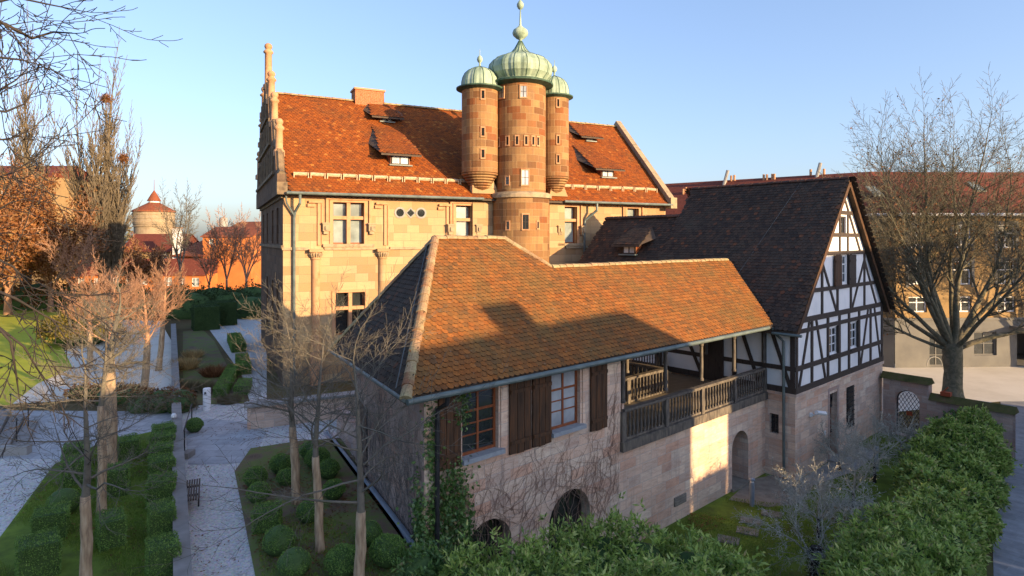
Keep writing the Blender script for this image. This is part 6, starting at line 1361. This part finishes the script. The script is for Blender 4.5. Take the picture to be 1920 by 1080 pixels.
# orange gabled house and low row
Y = 74; k = Y / F
def house(name, x0, x1, ye, yb, yr, Y, depth, wall, roofm, label, ridge='along', wins=()):
    k = Y / F; f = Frame(((x0 - 960) * k, Y), (1, 0)); L = (x1 - x0) * k; ze, zr = EYE + (450 - ye) * k, EYE + (450 - yr) * k; zb = 0
    t = thing(name, f(L / 2, 0, GZ), label, 'house'); H = [((a - x0) * k, (b - x0) * k, EYE + (450 - d) * k, EYE + (450 - c) * k) for a, b, c, d in wins]
    m = MB(); m.wall(f, 0, L, zb, ze, H, 0, .2); m.face([f(L, 0, zb), f(L, depth, zb), f(L, depth, ze), f(L, 0, ze)]); m.face([f(0, depth, zb), f(0, 0, zb), f(0, 0, ze), f(0, depth, ze)]); m.build('wall', M[wall], t)
    for h in H: window(f, h[0], h[1], h[2], h[3], .1, t, 2, (.5,), .1, .05, 'white', 'glass_blue', .06)
    m = MB(); o_ = .35
    m.slab([f(-o_, -o_, ze - .15), f(L + o_, -o_, ze - .15), f(L + o_, depth / 2, zr), f(-o_, depth / 2, zr)], .15); m.slab([f(-o_, depth / 2, zr), f(L + o_, depth / 2, zr), f(L + o_, depth + o_, ze), f(-o_, depth + o_, ze)], .15)
    for a in (0, L): m.face([f(a, 0, ze), f(a, depth, ze), f(a, depth / 2, zr - .1)])
    r = m.build('roof', M[roofm], t); return t, f, L, r
house('low_house', 120, 384, 514, 552, 486, 115, 8, 'far_brick', 'far_roof', 'long low orange house with brown tiled roof behind the bare trees', wins=[(146, 158, 522, 536), (176, 186, 522, 536), (212, 222, 520, 534), (236, 246, 520, 534), (262, 276, 520, 534), (308, 323, 520, 536), (336, 346, 522, 536), (360, 373, 521, 537)])
# big orange house: its gable wall turned towards us
f = Frame(at(384, 500, 120)[:2], (.43, .9)); t = thing('orange_house', f(5, 1, GZ), 'big orange rendered house with sunlit red roof behind bare trees', 'house'); L = 16
m = MB(); m.wall(f, 0, 2 * L, 0, 6.8, [], 0, .2); m.face([f(0, 0, 6.8), f(2 * L, 0, 6.8), f(L, 0, 13.6)]); m.face([f(0, 9, 0), f(0, 0, 0), f(0, 0, 6.8), f(0, 9, 6.8)]); m.build('wall', M['far_brick'], t)
m = MB(); m.slab([f(-.6, -.4, 6.6), f(L, -.4, 13.8), f(L, 9, 13.8), f(-.6, 9, 6.6)], .2); m.slab([f(L, -.4, 13.8), f(2 * L + .5, -.4, 6.6), f(2 * L + .5, 9, 6.6), f(L, 9, 13.8)], .2); m.build('roof', M['far_red'], t)
for px, py0, py1, w2, mt in ((333, 428, 484, 15, 'plaster'),):
    P = at(px, 450, 124); k2 = 124 / F; fr = Frame(P[:2], (1, 0)); m = MB(); m.box(fr, -w2 / 2 * k2, w2 / 2 * k2, -.4, .4, EYE + (450 - py1) * k2 - 5, EYE + (450 - py0) * k2); t = m.build('tall_chimney', M[mt], base=tuple(P)); tag(t, 'tall pale rendered chimney behind the birch', 'chimney')
    m = MB(); m.box(fr, -w2 / 2 * k2 - .08, w2 / 2 * k2 + .08, -.5, .5, EYE + (450 - py0) * k2, EYE + (450 - py0) * k2 + .18); m.build('chimney_cap', M['trim'], t)
P = at(419, 450, 160); k2 = 160 / F; m = MB(); m.lathe((P.x, P.y), [(7.5 * k2, 0), (7.5 * k2, EYE + 38 * k2), (6.5 * k2, EYE + 42 * k2), (0, EYE + 43 * k2)], 20); tag(m.build('silo_tower', M['concrete'], base=(P.x, P.y, 0)), 'pale cylindrical tower top above the far red roofs', 'tower')
house('far_house', 380, 470, 442, 500, 424, 120, 12, 'far_brick', 'far_red', 'distant red roofed house behind the orange house', wins=[(392, 400, 448, 458)])
house('far_house', -60, 90, 330, 520, 302, 110, 14, 'ochre', 'far_roof', 'tall ochre house with red brown roof behind the leafy trees at the left edge', wins=[(2, 12, 350, 366), (30, 40, 350, 366), (60, 70, 350, 366)])
house('far_house', 225, 330, 470, 520, 438, 130, 12, 'ochre', 'far_roof', 'distant brown roofed house at the foot of the round tower', wins=[(305, 312, 474, 484)])
for x0, x1, ye, yr, Yd, wl, lb in ((-1000, -120, 420, 390, 150, 'ochre', 'distant ochre house row outside the left edge'),): house('far_house', x0, x1, ye, 560, yr, Yd, 14, wl, 'far_roof', lb)
# a low wooded rise closing the view far away
for i, (x0, x1, yy, Yd, mt) in enumerate(((-1500, 520, 470, 260, 'leaf_orange'),)):
    g = np.random.default_rng(5); n = 9000; px = g.uniform(x0, x1, n); Yd_ = Yd + g.normal(0, 8, n); h = 5 + 5 * np.sin(px * .012) + 4 * np.sin(px * .031) + 2 * np.sin(px * .09)
    c = np.stack([(px - 960) / F * Yd_, Yd_, g.random(n) ** .5 * (h + 4)], 1); v, f2 = leaves(g, c, 2.2, .5, droop=0); tag(fill(v, f2, 'far_trees', M['lavender'], base=(-150, 260, 0)), 'far-off brown winter woodland on the horizon', 'trees', None, 'stuff')

# ------------------------------------------------------------------ unseen neighbours behind the photographer, shaped to throw the long shadows
cs, ss = math.cos(R(SUN_AZ)), math.sin(R(SUN_AZ))
def neighbour(p0, p1, q0, q1, ze, zr, hip0, hip1, label):
    f = Frame((0, 0), (cs, ss)); f = Frame(f.o[:2], f.u); D = lambda p, q, z: Vector((p * cs + q * ss, p * ss - q * cs, z))
    t = thing('unseen_house', D((p0 + p1) / 2, (q0 + q1) / 2, 0), label, 'house'); m = MB(); c = [D(p0, q0, 0), D(p1, q0, 0), D(p1, q1, 0), D(p0, q1, 0)]
    for i in range(4): a, b = c[i], c[(i + 1) % 4]; m.face([a, b, b + Vector((0, 0, ze)), a + Vector((0, 0, ze))])
    m.build('wall', M['plaster'], t); m = MB(); qm = (q0 + q1) / 2; e = [v_ + Vector((0, 0, ze)) for v_ in c]; r0, r1 = D(p0 + hip0, qm, zr), D(p1 - hip1, qm, zr)  # unseen walls made white to bounce light into the shade
    m.face([e[0], e[1], r1, r0]); m.face([e[2], e[3], r0, r1]); m.face([e[1], e[2], r1]); m.face([e[3], e[0], r0]); m.build('roof', M['far_roof'], t); return t, D
tn = math.tan(R(SUN_EL)); zat = lambda h, q: h + (q + 10) * tn
t, D = neighbour(-16, 21.07, 20, 28, zat(4.0, 24), zat(7.3, 24), 0, 2.8, 'neighbouring house behind the viewpoint with a broad chimney')
m = MB(); f = Frame(D(12.9, 24, 0)[:2], (cs, ss)); m.box(f, 0, 1.5, -.4, .4, zat(4, 24), zat(8.05, 24)); m.build('chimney', M['chimney_brick'], t)
neighbour(23.55, 46.5, 18, 28, zat(2.6, 23), zat(8.2, 23), 5.4, 1.0, 'unseen house behind the viewpoint at the street, shaped to shade the timber gable')
t, D = neighbour(21.12, 23.5, 21, 25, zat(.3, 23), zat(.75, 23), 0, .2, 'unseen low link between the two houses, shaped to bound the sunlit gap')
